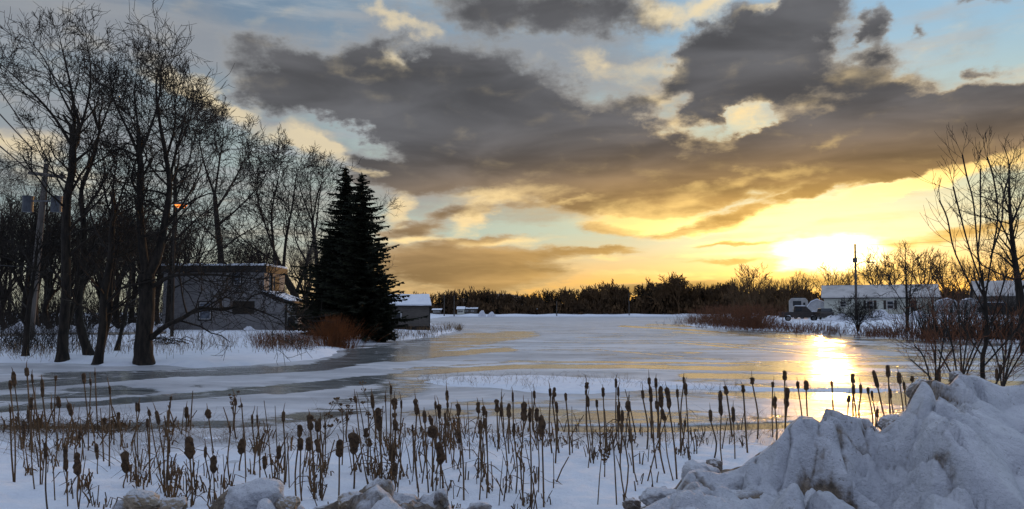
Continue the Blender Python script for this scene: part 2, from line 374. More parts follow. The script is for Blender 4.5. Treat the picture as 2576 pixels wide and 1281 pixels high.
M['reed'] = mat('reed', (0.125, 0.073, 0.034), 0.75, (0.05, 0.030, 0.015), 5.0, stretch=(1, 1, 0.3))
M['seed_head'] = mat('seed_head', (0.19, 0.115, 0.062), 0.95, (0.075, 0.045, 0.027), 26, 1.0, 160)
M['needle'] = mat('needle', (0.034, 0.038, 0.018), 0.8, (0.012, 0.015, 0.009), 2.5)
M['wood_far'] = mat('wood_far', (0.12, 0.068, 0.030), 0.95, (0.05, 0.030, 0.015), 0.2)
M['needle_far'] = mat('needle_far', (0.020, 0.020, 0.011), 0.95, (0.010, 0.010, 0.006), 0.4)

def snow_mat(name, base=(0.78, 0.81, 0.86), base2=(0.70, 0.74, 0.81), bump=0.5, grain=90.0, lump=5.0, dirt=None, rough=0.75, cap=0.0):
    m = bpy.data.materials.new(name); m.use_nodes = True; t = NT(m.node_tree); b = m.node_tree.nodes['Principled BSDF']
    co = t.node('ShaderNodeTexCoord').outputs['Object']
    big = t.noise(co, lump * 0.3, 5, 0.6)
    col = t.mix(t.rng(big, 0.35, 0.7), base, base2)
    if dirt:
        at = t.node('ShaderNodeAttribute', attribute_name='dirt').outputs['Fac']
        g = t.m('ADD', at, t.m('MULTIPLY', t.m('SUBTRACT', t.noise(co, 7, 7, 0.68), 0.5), 1.5))
        f = t.rng(g, 0.22, 0.62)
        dc = t.mix(t.rng(t.noise(co, 30, 5, 0.65), 0.35, 0.65), (0.085, 0.062, 0.042), (0.26, 0.20, 0.14))
        grit = t.m('MULTIPLY', t.rng(t.noise(co, 75, 2, 0.5), 0.66, 0.74), t.rng(t.noise(co, 3.0, 4, 0.6), 0.42, 0.62))
        col = t.mix(t.m('MAXIMUM', t.m('MULTIPLY', f, dirt), t.m('MULTIPLY', grit, 0.75)), col, dc)
    if cap:   # fresh snow lying on the upper faces
        nz = t.sep(t.node('ShaderNodeNewGeometry').outputs['Normal'])[2]
        col = t.mix(t.m('MULTIPLY', t.rng(t.m('ADD', nz, t.m('MULTIPLY', t.m('SUBTRACT', t.noise(co, 16, 6, 0.65), 0.5), 1.3)), 0.35, 0.75), cap), col, (0.78, 0.80, 0.85))
    t.put(b.inputs['Base Color'], col); b.inputs['Roughness'].default_value = rough; b.inputs['Specular IOR Level'].default_value = 0.12
    hgt = t.m('ADD', t.m('MULTIPLY', t.noise(co, lump, 8, 0.66), 1.0), t.m('MULTIPLY', t.noise(co, grain, 3, 0.6), 0.12))
    bn = t.node('ShaderNodeBump'); bn.inputs['Strength'].default_value = bump; bn.inputs['Distance'].default_value = 0.08
    t.put(bn.inputs['Height'], hgt); t.l.new(bn.outputs[0], b.inputs['Normal'])
    return m
M['snow'] = snow_mat('snow', bump=0.7, lump=7)
M['bank_snow'] = snow_mat('bank_snow', (0.70, 0.715, 0.76), (0.55, 0.57, 0.62), bump=0.9, lump=11, grain=110, dirt=0.95)
M['roof_snow'] = snow_mat('roof_snow', bump=0.25, lump=3)

def ice_mat():
    m = bpy.data.materials.new('pond_ice'); m.use_nodes = True; t = NT(m.node_tree); b = m.node_tree.nodes['Principled BSDF']
    co = t.node('ShaderNodeTexCoord').outputs['Object']
    at = t.node('ShaderNodeAttribute', attribute_name='bare').outputs['Fac']
    warpv = t.vm('ADD', co, t.vm('SCALE', t.vm('SUBTRACT', t.noise(co, 0.25, 3, 0.5, col=True), (0.5, 0.5, 0.5)), 3.0))
    sw = t.mapv(warpv, rot=(0, 0, R(8)), scale=(0.16, 0.75, 1.0))
    n1 = t.noise(sw, 1.0, 8, 0.66); n2 = t.noise(t.mapv(co, scale=(0.9, 1.6, 1)), 2.6, 6, 0.6)
    g = t.m('ADD', at, t.m('ADD', t.m('MULTIPLY', t.m('SUBTRACT', n1, 0.5), 2.1), t.m('ADD', t.m('MULTIPLY', t.m('SUBTRACT', n2, 0.5), 0.9), t.m('MULTIPLY', t.m('SUBTRACT', t.noise(t.mapv(warpv, rot=(0, 0, R(4)), scale=(0.03, 0.3, 1.0)), 1.3, 7, 0.65), 0.5), 1.3))))
    f = t.rng(g, 0.40, 0.66)
    icec = t.mix(t.rng(t.noise(sw, 3.0, 5, 0.6), 0.35, 0.65), (0.085, 0.095, 0.095), (0.23, 0.24, 0.24))
    vo = t.node('ShaderNodeTexVoronoi', feature='DISTANCE_TO_EDGE'); t.put(vo.inputs['Vector'], t.mapv(warpv, scale=(0.5, 0.9, 1))); vo.inputs['Scale'].default_value = 0.55
    icec = t.mix(t.m('MULTIPLY', t.rng(vo.outputs['Distance'], 0.022, 0.004), t.rng(t.noise(co, 0.5, 3, 0.5), 0.45, 0.6)), icec, (0.5, 0.52, 0.55))
    tan = t.node('ShaderNodeAttribute', attribute_name='tan').outputs['Fac']
    icec = t.mix(tan, icec, (0.20, 0.13, 0.055))
    n3 = t.noise(t.mapv(warpv, rot=(0, 0, R(4)), scale=(0.03, 0.22, 1.0)), 1.0, 7, 0.65)
    snc = t.mix(t.rng(t.m('ADD', t.m('MULTIPLY', n1, 0.5), t.m('MULTIPLY', n3, 0.5)), 0.36, 0.6), (0.66, 0.675, 0.71), (0.34, 0.35, 0.375))
    t.put(b.inputs['Base Color'], t.mix(f, snc, icec))
    t.put(b.inputs['Roughness'], t.m('MULTIPLY_ADD', f, -0.24, 0.43))
    t.put(b.inputs['Specular IOR Level'], t.m('MULTIPLY_ADD', f, 0.37, 0.30))
    hgt = t.m('MULTIPLY', t.m('ADD', t.noise(t.mapv(co, scale=(1, 2.2, 1)), 1.3, 7, 0.62), t.m('MULTIPLY', t.noise(co, 28, 4, 0.6), 0.10)), t.m('MULTIPLY_ADD', f, -0.9, 1.0))
    bn = t.node('ShaderNodeBump'); bn.inputs['Strength'].default_value = 0.5; bn.inputs['Distance'].default_value = 0.10
    t.put(bn.inputs['Height'], hgt); t.l.new(bn.outputs[0], b.inputs['Normal'])
    return m
M['ice'] = ice_mat()

# ------------------------------------------------------------------ land and ice
def W2(lst): return [tuple(G(x, y)[:2]) for x, y in lst]
LEFT = W2([(-900, 935), (-300, 925), (0, 916), (150, 920), (250, 926), (380, 922), (500, 928), (650, 920), (770, 912), (830, 902), (872, 888), (900, 876), (880, 866), (965, 862), (1060, 852), (1130, 842), (1168, 833), (1140, 824), (1090, 815)]) + [(-20, 150), (-26, 330), (-400, 330), (-400, 40)]
RIGHT = W2([(3600, 900), (2900, 868), (2575, 862), (2420, 856), (2300, 853), (2200, 846), (2060, 838), (1950, 833), (1850, 829), (1770, 824), (1712, 819), (1760, 810), (1840, 804)]) + [(95, 325), (500, 330), (500, 30)]
MARSH = [(-14, 1.0), (14, 1.0)] + W2([(3100, 1075), (2575, 1062), (2300, 1070), (2000, 1098), (1800, 1105), (1620, 1100), (1480, 1108), (1380, 1098), (1200, 1092), (1000, 1100), (760, 1110), (560, 1095), (440, 1102), (300, 1112), (150, 1100), (0, 1108), (-500, 1105)])
HUMM = W2([(1035, 962), (1120, 946), (1300, 943), (1500, 946), (1720, 958), (1980, 972), (2250, 975), (2350, 985), (2200, 992), (1900, 990), (1640, 985), (1500, 996), (1300, 992), (1140, 985)])
def left_h(X, Y):
    s = poly_sd(LEFT, X, Y) + 0.5 * fbm(X * 0.6, Y * 0.35, 3, 4) * np.clip(Y / 25, 1, 4)
    return -0.10 + 0.28 * sstep(-0.5, 1.4, s) + 0.16 * sstep(1.5, 9, s) + 0.07 * fbm(X * 0.5, Y * 0.5, 11, 5) * sstep(-0.2, 1, s)
def right_h(X, Y):
    s = poly_sd(RIGHT, X, Y) + 1.2 * fbm(X * 0.22, Y * 0.2, 5, 4)
    z = -0.10 + 0.40 * sstep(-0.8, 3, s) + 0.95 * sstep(5, 34, s) + 0.16 * fbm(X * 0.3, Y * 0.3, 21, 5) * sstep(0, 3, s)
    z = z + 0.85 * np.clip(fbm(X * 0.16 + 3, Y * 0.13, 33, 3), 0, 1) * sstep(4, 10, s) * (1 - sstep(26, 40, s))
    return z
def marsh_h(X, Y):
    s = poly_sd(MARSH, X, Y) + 0.30 * fbm(X * 0.9, Y * 0.9, 7, 4)
    z = -0.07 + 0.11 * sstep(-0.35, 0.5, s) + 0.07 * sstep(0.5, 4, s)
    z = z + (0.060 * fbm(X * 0.8, Y * 1.1, 13, 4) + 0.034 * fbm(X * 2.6 + Y * .8, Y * 3.6, 29, 4)) * sstep(-0.1, 0.6, s)
    q = poly_sd(HUMM, X, Y) + 0.5 * fbm(X * 0.5, Y * 0.7, 9, 4)
    return np.maximum(z, -0.06 + 0.13 * sstep(-0.6, 1.2, q) + 0.025 * fbm(X * 1.2, Y * 1.4, 15, 4) * sstep(-0.3, 0.5, q))
def far_h(X, Y):
    s = Y - 312 + 2.0 * fbm(X * 0.03, X * 0.0, 41, 3)
    return -0.2 + 1.15 * sstep(0, 8, s) + 0.5 * sstep(0, 5, s) * fbm(X * 0.12, Y * 0.12, 43, 3)
def land_h(x, y):
    X = np.array([float(x)]); Y = np.array([float(y)])
    return max(0.0, float(left_h(X, Y)[0]), float(right_h(X, Y)[0]), float(marsh_h(X, Y)[0]), float(far_h(X, Y)[0]) if y > 300 else 0.0)
def hit(px, py, dmax=400):
    """where the line of sight through a point of the picture meets the land"""
    rx, ry, rz = ray(px, py)
    hi_ = 2.6 if (px > 1600 and py < 880) else 0.75
    ya = max(2.0, (hi_ - EYE) / rz * ry) if (hi_ - EYE) / rz > 0 else 2.0; yb = min(dmax, -EYE / rz * ry + .5) if rz < 0 else dmax
    ts = np.geomspace(min(ya, yb * .98), yb, 160) / ry
    X = rx * ts; Y = ry * ts; Z = EYE + rz * ts
    H = np.zeros_like(X)
    if py > 940: H = np.maximum(H, marsh_h(X, Y))
    elif px < 1250: H = np.maximum(H, left_h(X, Y))
    else: H = np.maximum(H, right_h(X, Y))
    if yb > 300: H = np.maximum(H, np.where(Y > 300, far_h(X, Y), 0))
    k = np.argmax(Z <= H)
    if Z[k] > H[k]: return P(px, py, dmax)
    return Vector((X[k], Y[k], H[k]))
def on(px, d):
    """a ground point in the column of the picture px at distance d"""
    x = ray(px, HY)[0] / ray(px, HY)[1] * d
    return Vector((x, d, land_h(x, d)))

def polar(x0, x1, nx, ys):
    t = np.linspace((x0 - CX) / F, (x1 - CX) / F, nx); Y, T = np.meshgrid(np.asarray(ys), t, indexing='ij'); return T * Y, Y
def terrain(name, fn, x0, x1, nx, ys, m):
    X, Y = polar(x0, x1, nx, ys); return tag(link(name, grid_mesh(name, np.stack([X, Y, fn(X, Y)], -1), True, (m,))), kind='structure')
# one wide sheet of snowfield out to the horizon, under everything
X, Y = np.meshgrid(np.linspace(-9000, 9000, 40), np.concatenate([np.linspace(-60, 400, 24), np.geomspace(500, 9000, 16)]), indexing='xy')
tag(link('ground', grid_mesh('ground', np.stack([X, Y, np.full_like(X, -0.45)], -1), True, (M['snow'],))), kind='structure')
terrain('far_shore', far_h, -1500, 4300, 420, np.concatenate([np.linspace(306, 340, 40), np.geomspace(345, 900, 20)]), M['snow'])
terrain('left_bank', left_h, -1100, 1250, 520, np.geomspace(19, 335, 330), M['snow'])
terrain('right_bank', right_h, 1640, 3900, 520, np.geomspace(34, 330, 240), M['snow'])
terrain('marsh_snow', marsh_h, -900, 3500, 620, np.geomspace(1.6, 24, 420), M['snow'])
# pond ice: where it is swept bare and where snow lies on it
def band(pts, w):
    """a curved band in picture coordinates -> list of (polyline, half width)"""
    return (pts, w)
BARE = [  # (points, half-width, strength) of bare or wet ice
 ([(-200, 985), (150, 962), (420, 942), (640, 934), (800, 924), (900, 905), (960, 880)], 10, 1.0),
 ([(150, 945), (420, 940), (640, 928)], 10, 0.8),
 ([(-200, 1030), (0, 1005), (140, 996), (330, 985)], 12, 0.7),
 ([(-200, 1045), (0, 1032), (250, 1015), (450, 1000), (640, 985), (800, 966), (960, 950)], 8, 1.0),
 ([(700, 985), (820, 972), (960, 955), (1010, 948)], 10, 0.8),
 ([(640, 1062), (760, 1050), (900, 1020), (1000, 985), (1020, 960)], 15, 0.6),
 ([(-200, 1085), (100, 1080), (400, 1078), (640, 1062)], 16, 0.6),
 ([(900, 905), (1000, 885), (1120, 870), (1240, 850), (1300, 842)], 12, 0.8),
 ([(940, 880), (1050, 866), (1200, 845)], 12, 0.7),
 ([(1000, 905), (1090, 893), (1175, 888)], 7, 1.0), ([(1205, 884), (1270, 880)], 6, 1.1),
 ([(1050, 938), (1300, 922), (1600, 922), (2000, 932), (2400, 945)], 7, 0.95),
 ([(1000, 930), (1300, 910), (1700, 912), (2100, 920), (2500, 935)], 3, 0.8),
 ([(1750, 945), (2000, 950), (2300, 958), (2700, 970)], 9, 1.0),
 ([(1900, 985), (2100, 1000), (2350, 1010)], 22, 0.8), ([(2000, 1030), (2200, 1040), (2700, 1040)], 18, 0.8),
 ([(1160, 1015), (1400, 1010), (1700, 1000), (1900, 1005)], 8, 0.7),
 ([(1350, 1045), (1600, 1048), (1900, 1042)], 24, 0.75), ([(1450, 1080), (1700, 1082), (2000, 1070)], 10, 1.0),
 ([(1100, 1040), (1250, 1050), (1350, 1050)], 14, 0.5),
 ([(1568, 821), (1620, 824), (1720, 829), (1850, 840), (2000, 850), (2150, 862)], 2.0, 1.3),
 ([(1700, 862), (1900, 880), (2100, 898), (2400, 915)], 0.9, 1.2), ([(1720, 858), (1920, 875), (2130, 893), (2420, 908)], 0.7, 1.2), ([(1500, 880), (1800, 905), (2000, 915)], 0.9, .9),
 ([(1640, 818), (1800, 822), (1900, 830), (2000, 838)], 4, 0.7),
 ([(1850, 836), (2050, 848), (2250, 858), (2500, 868)], 5, 0.9), ([(1900, 860), (2150, 872), (2400, 884)], 5, 0.7),
 ([(1700, 836), (1900, 846), (2100, 866), (2300, 890)], 1.6, 0.8),
]
ys_px = np.concatenate([np.linspace(796.2, 830, 70), np.linspace(830.7, 1130, 290), np.linspace(1132, 1300, 40)])
yg = np.array([G(CX, y)[1] for y in ys_px])[::-1]
X, Y = polar(-1300, 3900, 760, yg)
PX, PY = project(X, Y, np.zeros_like(X))
bare = 0.10 + 0.24 * sstep(945, 905, PY) * sstep(800, 835, PY) * sstep(900, 1250, PX) + 0.20 * sstep(1250, 1500, PX) * sstep(895, 915, PY) * sstep(1120, 1060, PY)
for pts, w, s in BARE:
    # distance measured on the picture's own scale, with the flatness of the ground allowed for
    d = np.full(X.shape, 1e9)
    for (ax, ay), (bx, by) in zip(pts[:-1], pts[1:]):
        k = 0.16
        ex, ey = (bx - ax) * k, by - ay; L = ex * ex + ey * ey + 1e-9
        t = np.clip(((PX - ax) * k * ex + (PY - ay) * ey) / L, 0, 1)
        d = np.minimum(d, np.hypot((PX - ax) * k - t * ex, PY - ay - t * ey))
    bare = np.maximum(bare, s * (1 - sstep(w * 0.45, w * 1.35, d)))
tan = sstep(40, 5, np.hypot((PX - 170) * 0.16, (PY - 1085) * 1.3)) * 0.8 + 0.25 * sstep(60, 10, np.hypot((PX - 850) * 0.12, PY - 1040))
Z = 0.028 * (1 - bare) * sstep(0.1, 0.9, 1 - bare) + 0.02 * fbm(X * 0.35, Y * 0.8, 51, 4) * (1 - np.clip(bare, 0, 1))
o = link('ice', grid_mesh('ice', np.stack([X, Y, Z], -1), True, (M['ice'],), {'bare': bare, 'tan': np.clip(tan, 0, 1)})); tag(o, kind='structure')
# distant snowy hill
X, Y = np.meshgrid(np.linspace(-2600, 2600, 160), np.linspace(2500, 4200, 40), indexing='xy')
hz = -30 + 105 * np.exp(-((X + 70) / 260.0) ** 2) * 0.55 + 52 * sstep(-2600, -400, X) * sstep(2600, 300, X) * 0.9 + 18 * fbm(X * 0.002, Y * 0.002, 61, 4)
hz = hz * np.exp(-((Y - 3300) / 600.0) ** 2) - 20 * (1 - np.exp(-((Y - 3300) / 600.0) ** 2))
M['hill'] = mat('hill', (0.30, 0.22, 0.17), 0.9, (0.10, 0.07, 0.05), 0.008, coord='Object')
tag(link('hills', grid_mesh('hills', np.stack([X, Y, hz], -1), True, (M['hill'],))), kind='structure')

# ------------------------------------------------------------------ bare trees
def nrm(d):
    l = math.sqrt(d[0]*d[0] + d[1]*d[1] + d[2]*d[2]) + 1e-9; return (d[0]/l, d[1]/l, d[2]/l)
def rotdir(rng, d, ang):
    """a direction at angle ang from d, turned at random about it"""
    a = (rng.gauss(0, 1), rng.gauss(0, 1), rng.gauss(0, 1)); k = a[0]*d[0] + a[1]*d[1] + a[2]*d[2]
    p = nrm((a[0]-k*d[0], a[1]-k*d[1], a[2]-k*d[2])); c, s = math.cos(ang), math.sin(ang)
    return (d[0]*c + p[0]*s, d[1]*c + p[1]*s, d[2]*c + p[2]*s)
def grow(rng, tb, p, d, L, r, lvl, o):
    """one branch and all that grows on it; o = options"""
    n = 5 if lvl > 0 else 3; pts = [p]; rads = [r]; rt = max(r * 0.35, o['rmin'] * 0.6); dirs = [d]
    for i in range(n):
        w = o['wob']
        d = nrm((d[0] + rng.gauss(0, w), d[1] + rng.gauss(0, w), d[2] + rng.gauss(0, w) + o['up']))
        p = (p[0] + d[0]*L/n, p[1] + d[1]*L/n, p[2] + d[2]*L/n)
        pts.append(p); rads.append(r + (rt - r) * (i + 1) / n); dirs.append(d)
    tb.add(pts, rads, 5 if r > 0.02 else 3)
    if lvl <= 0: return
    k = o['kids'][lvl - 1]
    for j in range(k):
        t = 0.22 + 0.78 * (j + rng.random()) / k; f = t * n; i = min(int(f), n - 1); f -= i
        q = tuple(pts[i][c] + (pts[i+1][c] - pts[i][c]) * f for c in range(3)); rr = rads[i] + (rads[i+1] - rads[i]) * f
        nd = rotdir(rng, dirs[i + 1], R(rng.uniform(*o['ang'])))
        grow(rng, tb, q, nd, L * rng.uniform(0.46, 0.78) * (1.15 - 0.45 * t), max(rr * rng.uniform(0.45, 0.65), o['rmin']), lvl - 1, o)
def smooth_path(pts, per=3):
    out = []
    for i in range(len(pts) - 1):
        a, b = pts[max(i-1, 0)], pts[i]; c, d = pts[i+1], pts[min(i+2, len(pts)-1)]
        for k in range(per):
            t = k / per
            out.append(tuple(0.5 * ((2*b[q]) + (-a[q]+c[q])*t + (2*a[q]-5*b[q]+4*c[q]-d[q])*t*t + (-a[q]+3*b[q]-3*c[q]+d[q])*t**3) for q in range(3)))
    out.append(tuple(pts[-1])); return out
OPT = dict(wob=0.20, up=0.05, kids=(3, 5, 6), ang=(24, 58), rmin=0.0090)
def limb_tree(name, label, limbs, base, dist=None, seed=1, group=None, density=1.35, thick=1.0, reach=1.0, bark='bark', twig='twig', **kw):
    """limbs: (picture points, r0, r1, depth bend, number of side branches); the first ones make the trunk"""
    rng = random.Random(seed); o = dict(OPT); o.update(kw)
    b = hit(*base) if dist is None else on(base[0], dist)
    d0 = b.y; tr, cr = Tubes(), Tubes()
    sc = d0 / F; flare = True
    for pts, r0, r1, bend, nb, start in limbs:
        r0, r1 = r0 * thick, max(r1 * thick, 0.008 if d0 > 12 else 0.0025)
        w = []
        for i, (x, y) in enumerate(pts):
            t = i / (len(pts) - 1)
            w.append(tuple(P(x, y, d0 + bend * (start[0] + (start[1] - start[0]) * t))))
        if flare: w[0] = (b.x, b.y, b.z - 0.15)
        for i in range(1, len(w) - 1): w[i] = tuple(w[i][c] + rng.gauss(0, 0.02) for c in range(3))
        sp = smooth_path(w, 4); n = len(sp); rads = [r0 + (r1 - r0) * (i / (n - 1)) ** 0.8 for i in range(n)]
        if flare:
            rads[0] *= 1.5; rads[1] *= 1.18; flare = False
        rads = [max(q * rng.uniform(0.93, 1.08), 0.008) for q in rads]
        tr.add(sp, rads, 9 if r0 > 0.12 else 6)
        tot = sum(math.dist(sp[i], sp[i+1]) for i in range(n - 1))
        m = int(nb * density)
        for j in range(m):
            t = 0.25 + 0.75 * (j + rng.random()) / m if m else 0
            i = min(int(t * (n - 1)), n - 2)
            d = nrm(tuple(sp[i+1][c] - sp[i][c] for c in range(3)))
            L = reach * (0.42 * tot * (1.2 - 0.65 * t) + 0.30)
            grow(rng, cr, sp[i], rotdir(rng, d, R(rng.uniform(28, 68))), L * rng.uniform(0.6, 1.15), max(rads[i] * rng.uniform(0.3, 0.5), o['rmin']), 2 if L > 0.5 else 1, o)
        if nb:
            d = nrm(tuple(sp[-1][c] - sp[-2][c] for c in range(3)))
            for _ in range(2): grow(rng, cr, sp[-1], rotdir(rng, d, R(rng.uniform(5, 25))), reach * (0.16 * tot + 0.2), r1, 2, o)
    e = empty(name, b, label, 'tree', group)
    tr.build('trunk', M[bark], e, b)
    if cr.g: cr.build('crown', M[twig], e, b)
    return e
Z0 = (0, 0)
TG = 'big bare trees on the left bank'
limb_tree('bare_tree', 'tallest bare tree on the left bank, its crown fanning to the upper left corner', [
  ([(157, 908), (160, 840), (168, 740), (164, 620), (170, 500), (178, 430), (183, 370)], .21, .12, 0, 7, Z0),
  ([(183, 372), (140, 300), (95, 245), (50, 205), (5, 165)], .07, .014, -1.6, 13, (0, 1)),
  ([(174, 465), (130, 430), (90, 418), (30, 405)], .05, .012, 1.5, 9, (0, 1)),
  ([(183, 372), (186, 280), (176, 200), (158, 130), (150, 95)], .09, .012, .8, 14, (0, 1)),
  ([(186, 300), (150, 230), (110, 150), (72, 100)], .05, .01, 1.5, 11, (0, 1)),
  ([(183, 372), (207, 310), (226, 230), (228, 165), (218, 110)], .075, .012, -.8, 12, (0, 1)),
  ([(207, 310), (240, 262), (252, 210), (242, 170)], .04, .01, 1, 7, (0, 1)),
  ([(170, 500), (140, 440), (105, 370), (88, 330)], .04, .01, -1, 7, (0, 1)),
  ([(160, 860), (175, 800), (196, 700), (196, 620)], .12, .04, 1, 5, (0, 1)),
 ], (157, 908), seed=11, group=TG, thick=.9)
limb_tree('bare_tree', 'crooked bare tree with a trunk leaning left, right of the tallest tree', [
  ([(228, 893), (206, 830), (197, 760), (209, 650), (213, 560), (203, 480), (230, 400), (250, 330)], .20, .05, 0, 9, Z0),
  ([(250, 332), (264, 290), (279, 245), (272, 215)], .05, .01, .5, 6, (0, 1)),
  ([(250, 332), (236, 275), (240, 230)], .04, .01, -.5, 5, (0, 1)),
  ([(213, 530), (246, 480), (276, 430), (300, 400)], .05, .01, 1, 7, (0, 1)),
  ([(203, 480), (170, 430), (150, 390)], .035, .01, -1, 5, (0, 1)),
 ], (228, 893), seed=12, group=TG, thick=.9)
limb_tree('bare_tree', 'bushy many stemmed bare tree standing at the water edge between bigger trunks', [
  ([(243, 918), (256, 840), (264, 745), (277, 650), (282, 560)], .19, .09, 0, 6, Z0),
  ([(282, 560), (262, 480), (250, 410), (243, 370)], .05, .01, -.6, 11, (0, 1)),
  ([(282, 560), (286, 470), (292, 400), (288, 350)], .06, .01, .3, 11, (0, 1)),
  ([(282, 560), (308, 480), (324, 420), (330, 370)], .05, .01, .8, 10, (0, 1)),
  ([(278, 640), (240, 570), (222, 500), (215, 460)], .05, .01, 1, 8, (0, 1)),
  ([(278, 645), (318, 580), (346, 530), (352, 480)], .05, .01, -.8, 8, (0, 1)),
  ([(248, 900), (274, 800), (282, 700), (300, 600)], .12, .05, .8, 6, (0, 1)),
 ], (243, 918), seed=13, group=TG, thick=.85)
limb_tree('bare_tree', 'slender leaning bare tree just left of the thickest trunk', [
  ([(292, 882), (312, 790), (330, 710), (326, 620), (318, 530)], .10, .03, 0, 8, Z0),
  ([(327, 640), (350, 565), (362, 500)], .04, .01, .6, 6, (0, 1)),
 ], (292, 882), seed=14, group=TG)
limb_tree('bare_tree', 'thickest bare tree with a rounded crown and a low limb across the house', [
  ([(362, 914), (361, 850), (370, 770), (368, 690)], .29, .24, 0, 0, Z0),
  ([(369, 700), (356, 620), (352, 520), (352, 430), (350, 390)], .14, .09, -.5, 7, (0, 1)),
  ([(350, 392), (325, 330), (300, 285), (284, 240), (290, 205)], .065, .01, -1.2, 12, (.4, 1)),
  ([(350, 392), (373, 340), (395, 270), (405, 205), (390, 165)], .065, .01, -.6, 12, (.8, 2)),
  ([(350, 400), (344, 310), (338, 230), (348, 170)], .055, .01, -.8, 11, (.6, -1)),
  ([(370, 700), (396, 640), (416, 560), (425, 470), (415, 380), (400, 290), (396, 210), (408, 160)], .17, .012, .8, 15, (0, 1)),
  ([(425, 455), (448, 370), (464, 300), (470, 240)], .06, .01, 1.2, 12, (.6, 1.5)),
  ([(416, 405), (440, 320), (442, 260), (456, 205)], .05, .01, 1.0, 10, (.8, -.5)),
  ([(400, 640), (440, 560), (482, 510), (520, 480)], .05, .01, 1.0, 9, (.1, 1)),
  ([(425, 470), (380, 420), (350, 340), (330, 300)], .04, .01, 1.0, 9, (.8, 1.6)),
  ([(448, 370), (475, 300), (488, 240), (480, 205)], .035, .01, 1.0, 9, (.9, 2.0)),
  ([(378, 852), (410, 826), (460, 802), (505, 776), (560, 780), (610, 772), (660, 786), (704, 805)], .10, .016, -1.0, 12, (0, 1)),
  ([(372, 728), (430, 694), (500, 690), (570, 693), (640, 702)], .08, .014, -1.2, 12, (0, 1)),
  ([(610, 772), (640, 742), (690, 735)], .03, .01, -1.0, 5, (.8, 1)),
  ([(366, 700), (320, 650), (290, 600)], .05, .01, 1.2, 7, (0, 1)),
 ], (362, 914), seed=15, group=TG, reach=1.0, thick=1.0, density=1.5)
limb_tree('bare_tree', 'dark straight bare tree rising at the left corner of the grey house', [
  ([(425, 832), (427, 760), (431, 680), (440, 560), (440, 460)], .36, .16, 0, 6, Z0),
  ([(440, 505), (470, 420), (490, 350), (500, 295)], .11, .014, .8, 16, (0, 1)),
  ([(440, 462), (440, 380), (450, 310)], .10, .014, -.8, 14, (0, 1)),
  ([(435, 610), (500, 545), (560, 505), (600, 440)], .10, .014, -1.4, 14, (0, 1)),
  ([(438, 570), (402, 500), (382, 440)], .08, .014, 1, 10, (0, 1)),
  ([(432, 690), (500, 640), (580, 620)], .08, .014, -2, 12, (0, 1)),
  ([(432, 680), (380, 630), (340, 600)], .08, .014, -2, 12, (0, 1)),
 ], (425, 832), seed=16, group=TG, rmin=0.012, density=1.7, thick=.85)
limb_tree('bare_tree', 'broad bare tree spreading its crown behind the roof of the grey house', [
  ([(560, 800), (558, 665), (546, 560), (540, 490)], .42, .2, 0, 0, Z0),
  ([(540, 492), (510, 400), (500, 335), (508, 290)], .13, .014, 1.5, 15, (0, 1)),
  ([(540, 492), (552, 400), (562, 340), (556, 300)], .13, .014, -1, 15, (0, 1)),
  ([(545, 525), (590, 450), (618, 390), (630, 330)], .13, .014, 1, 15, (0, 1)),
  ([(551, 565), (602, 520), (650, 470), (688, 410), (708, 380)], .13, .014, -1.5, 17, (0, 1)),
  ([(549, 605), (502, 560), (472, 500), (455, 440)], .11, .014, 1, 14, (0, 1)),
  ([(552, 630), (610, 590), (660, 560), (690, 520)], .10, .014, 2, 13, (0, 1)),
 ], (560, 800), dist=76, seed=17, group=TG, rmin=0.021, density=1.6, reach=0.85, thick=.95)
limb_tree('bare_tree', 'sprawling low willow with leaning trunks between the house and the spruces', [
  ([(765, 805), (742, 745), (712, 690), (690, 640)], .42, .24, 0, 0, Z0),
  ([(712, 690), (720, 600), (736, 520), (746, 440), (758, 412)], .17, .014, 1, 16, (0, 1)),
  ([(712, 690), (680, 605), (652, 520), (640, 455)], .15, .014, -1, 14, (0, 1)),
  ([(702, 662), (640, 625), (600, 590), (575, 560)], .12, .014, 1.5, 12, (0, 1)),
  ([(742, 745), (772, 660), (792, 580), (802, 500), (812, 440)], .18, .014, -1, 16, (0, 1)),
  ([(690, 640), (682, 540), (700, 450), (708, 400)], .13, .014, 1.5, 13, (0, 1)),
  ([(750, 760), (700, 740), (650, 700), (610, 660)], .10, .014, 2, 12, (0, 1)),
  ([(772, 660), (740, 590), (760, 520)], .10, .014, 1, 10, (0, 1)),
 ], (765, 805), dist=70, seed=18, group=TG, rmin=0.020, density=1.6, reach=0.85, thick=1.0)
limb_tree('bare_tree', 'bare tree with upright twigs half hidden behind the spruces', [
  ([(800, 800), (803, 740), (795, 640), (786, 560)], .3, .15, 0, 0, Z0),
  ([(786, 562), (760, 490), (745, 440)], .1, .014, 1, 12, (0, 1)), ([(786, 562), (800, 480), (830, 435)], .1, .014, -1, 12, (0, 1)), ([(788, 580), (780, 480), (782, 420)], .1, .014, .5, 12, (0, 1)),
  ([(795, 640), (870, 580), (930, 550), (972, 525)], .09, .014, 2, 9, (0, 1)),
 ], (800, 800), dist=73, seed=19, group=TG, rmin=0.013, reach=0.8)
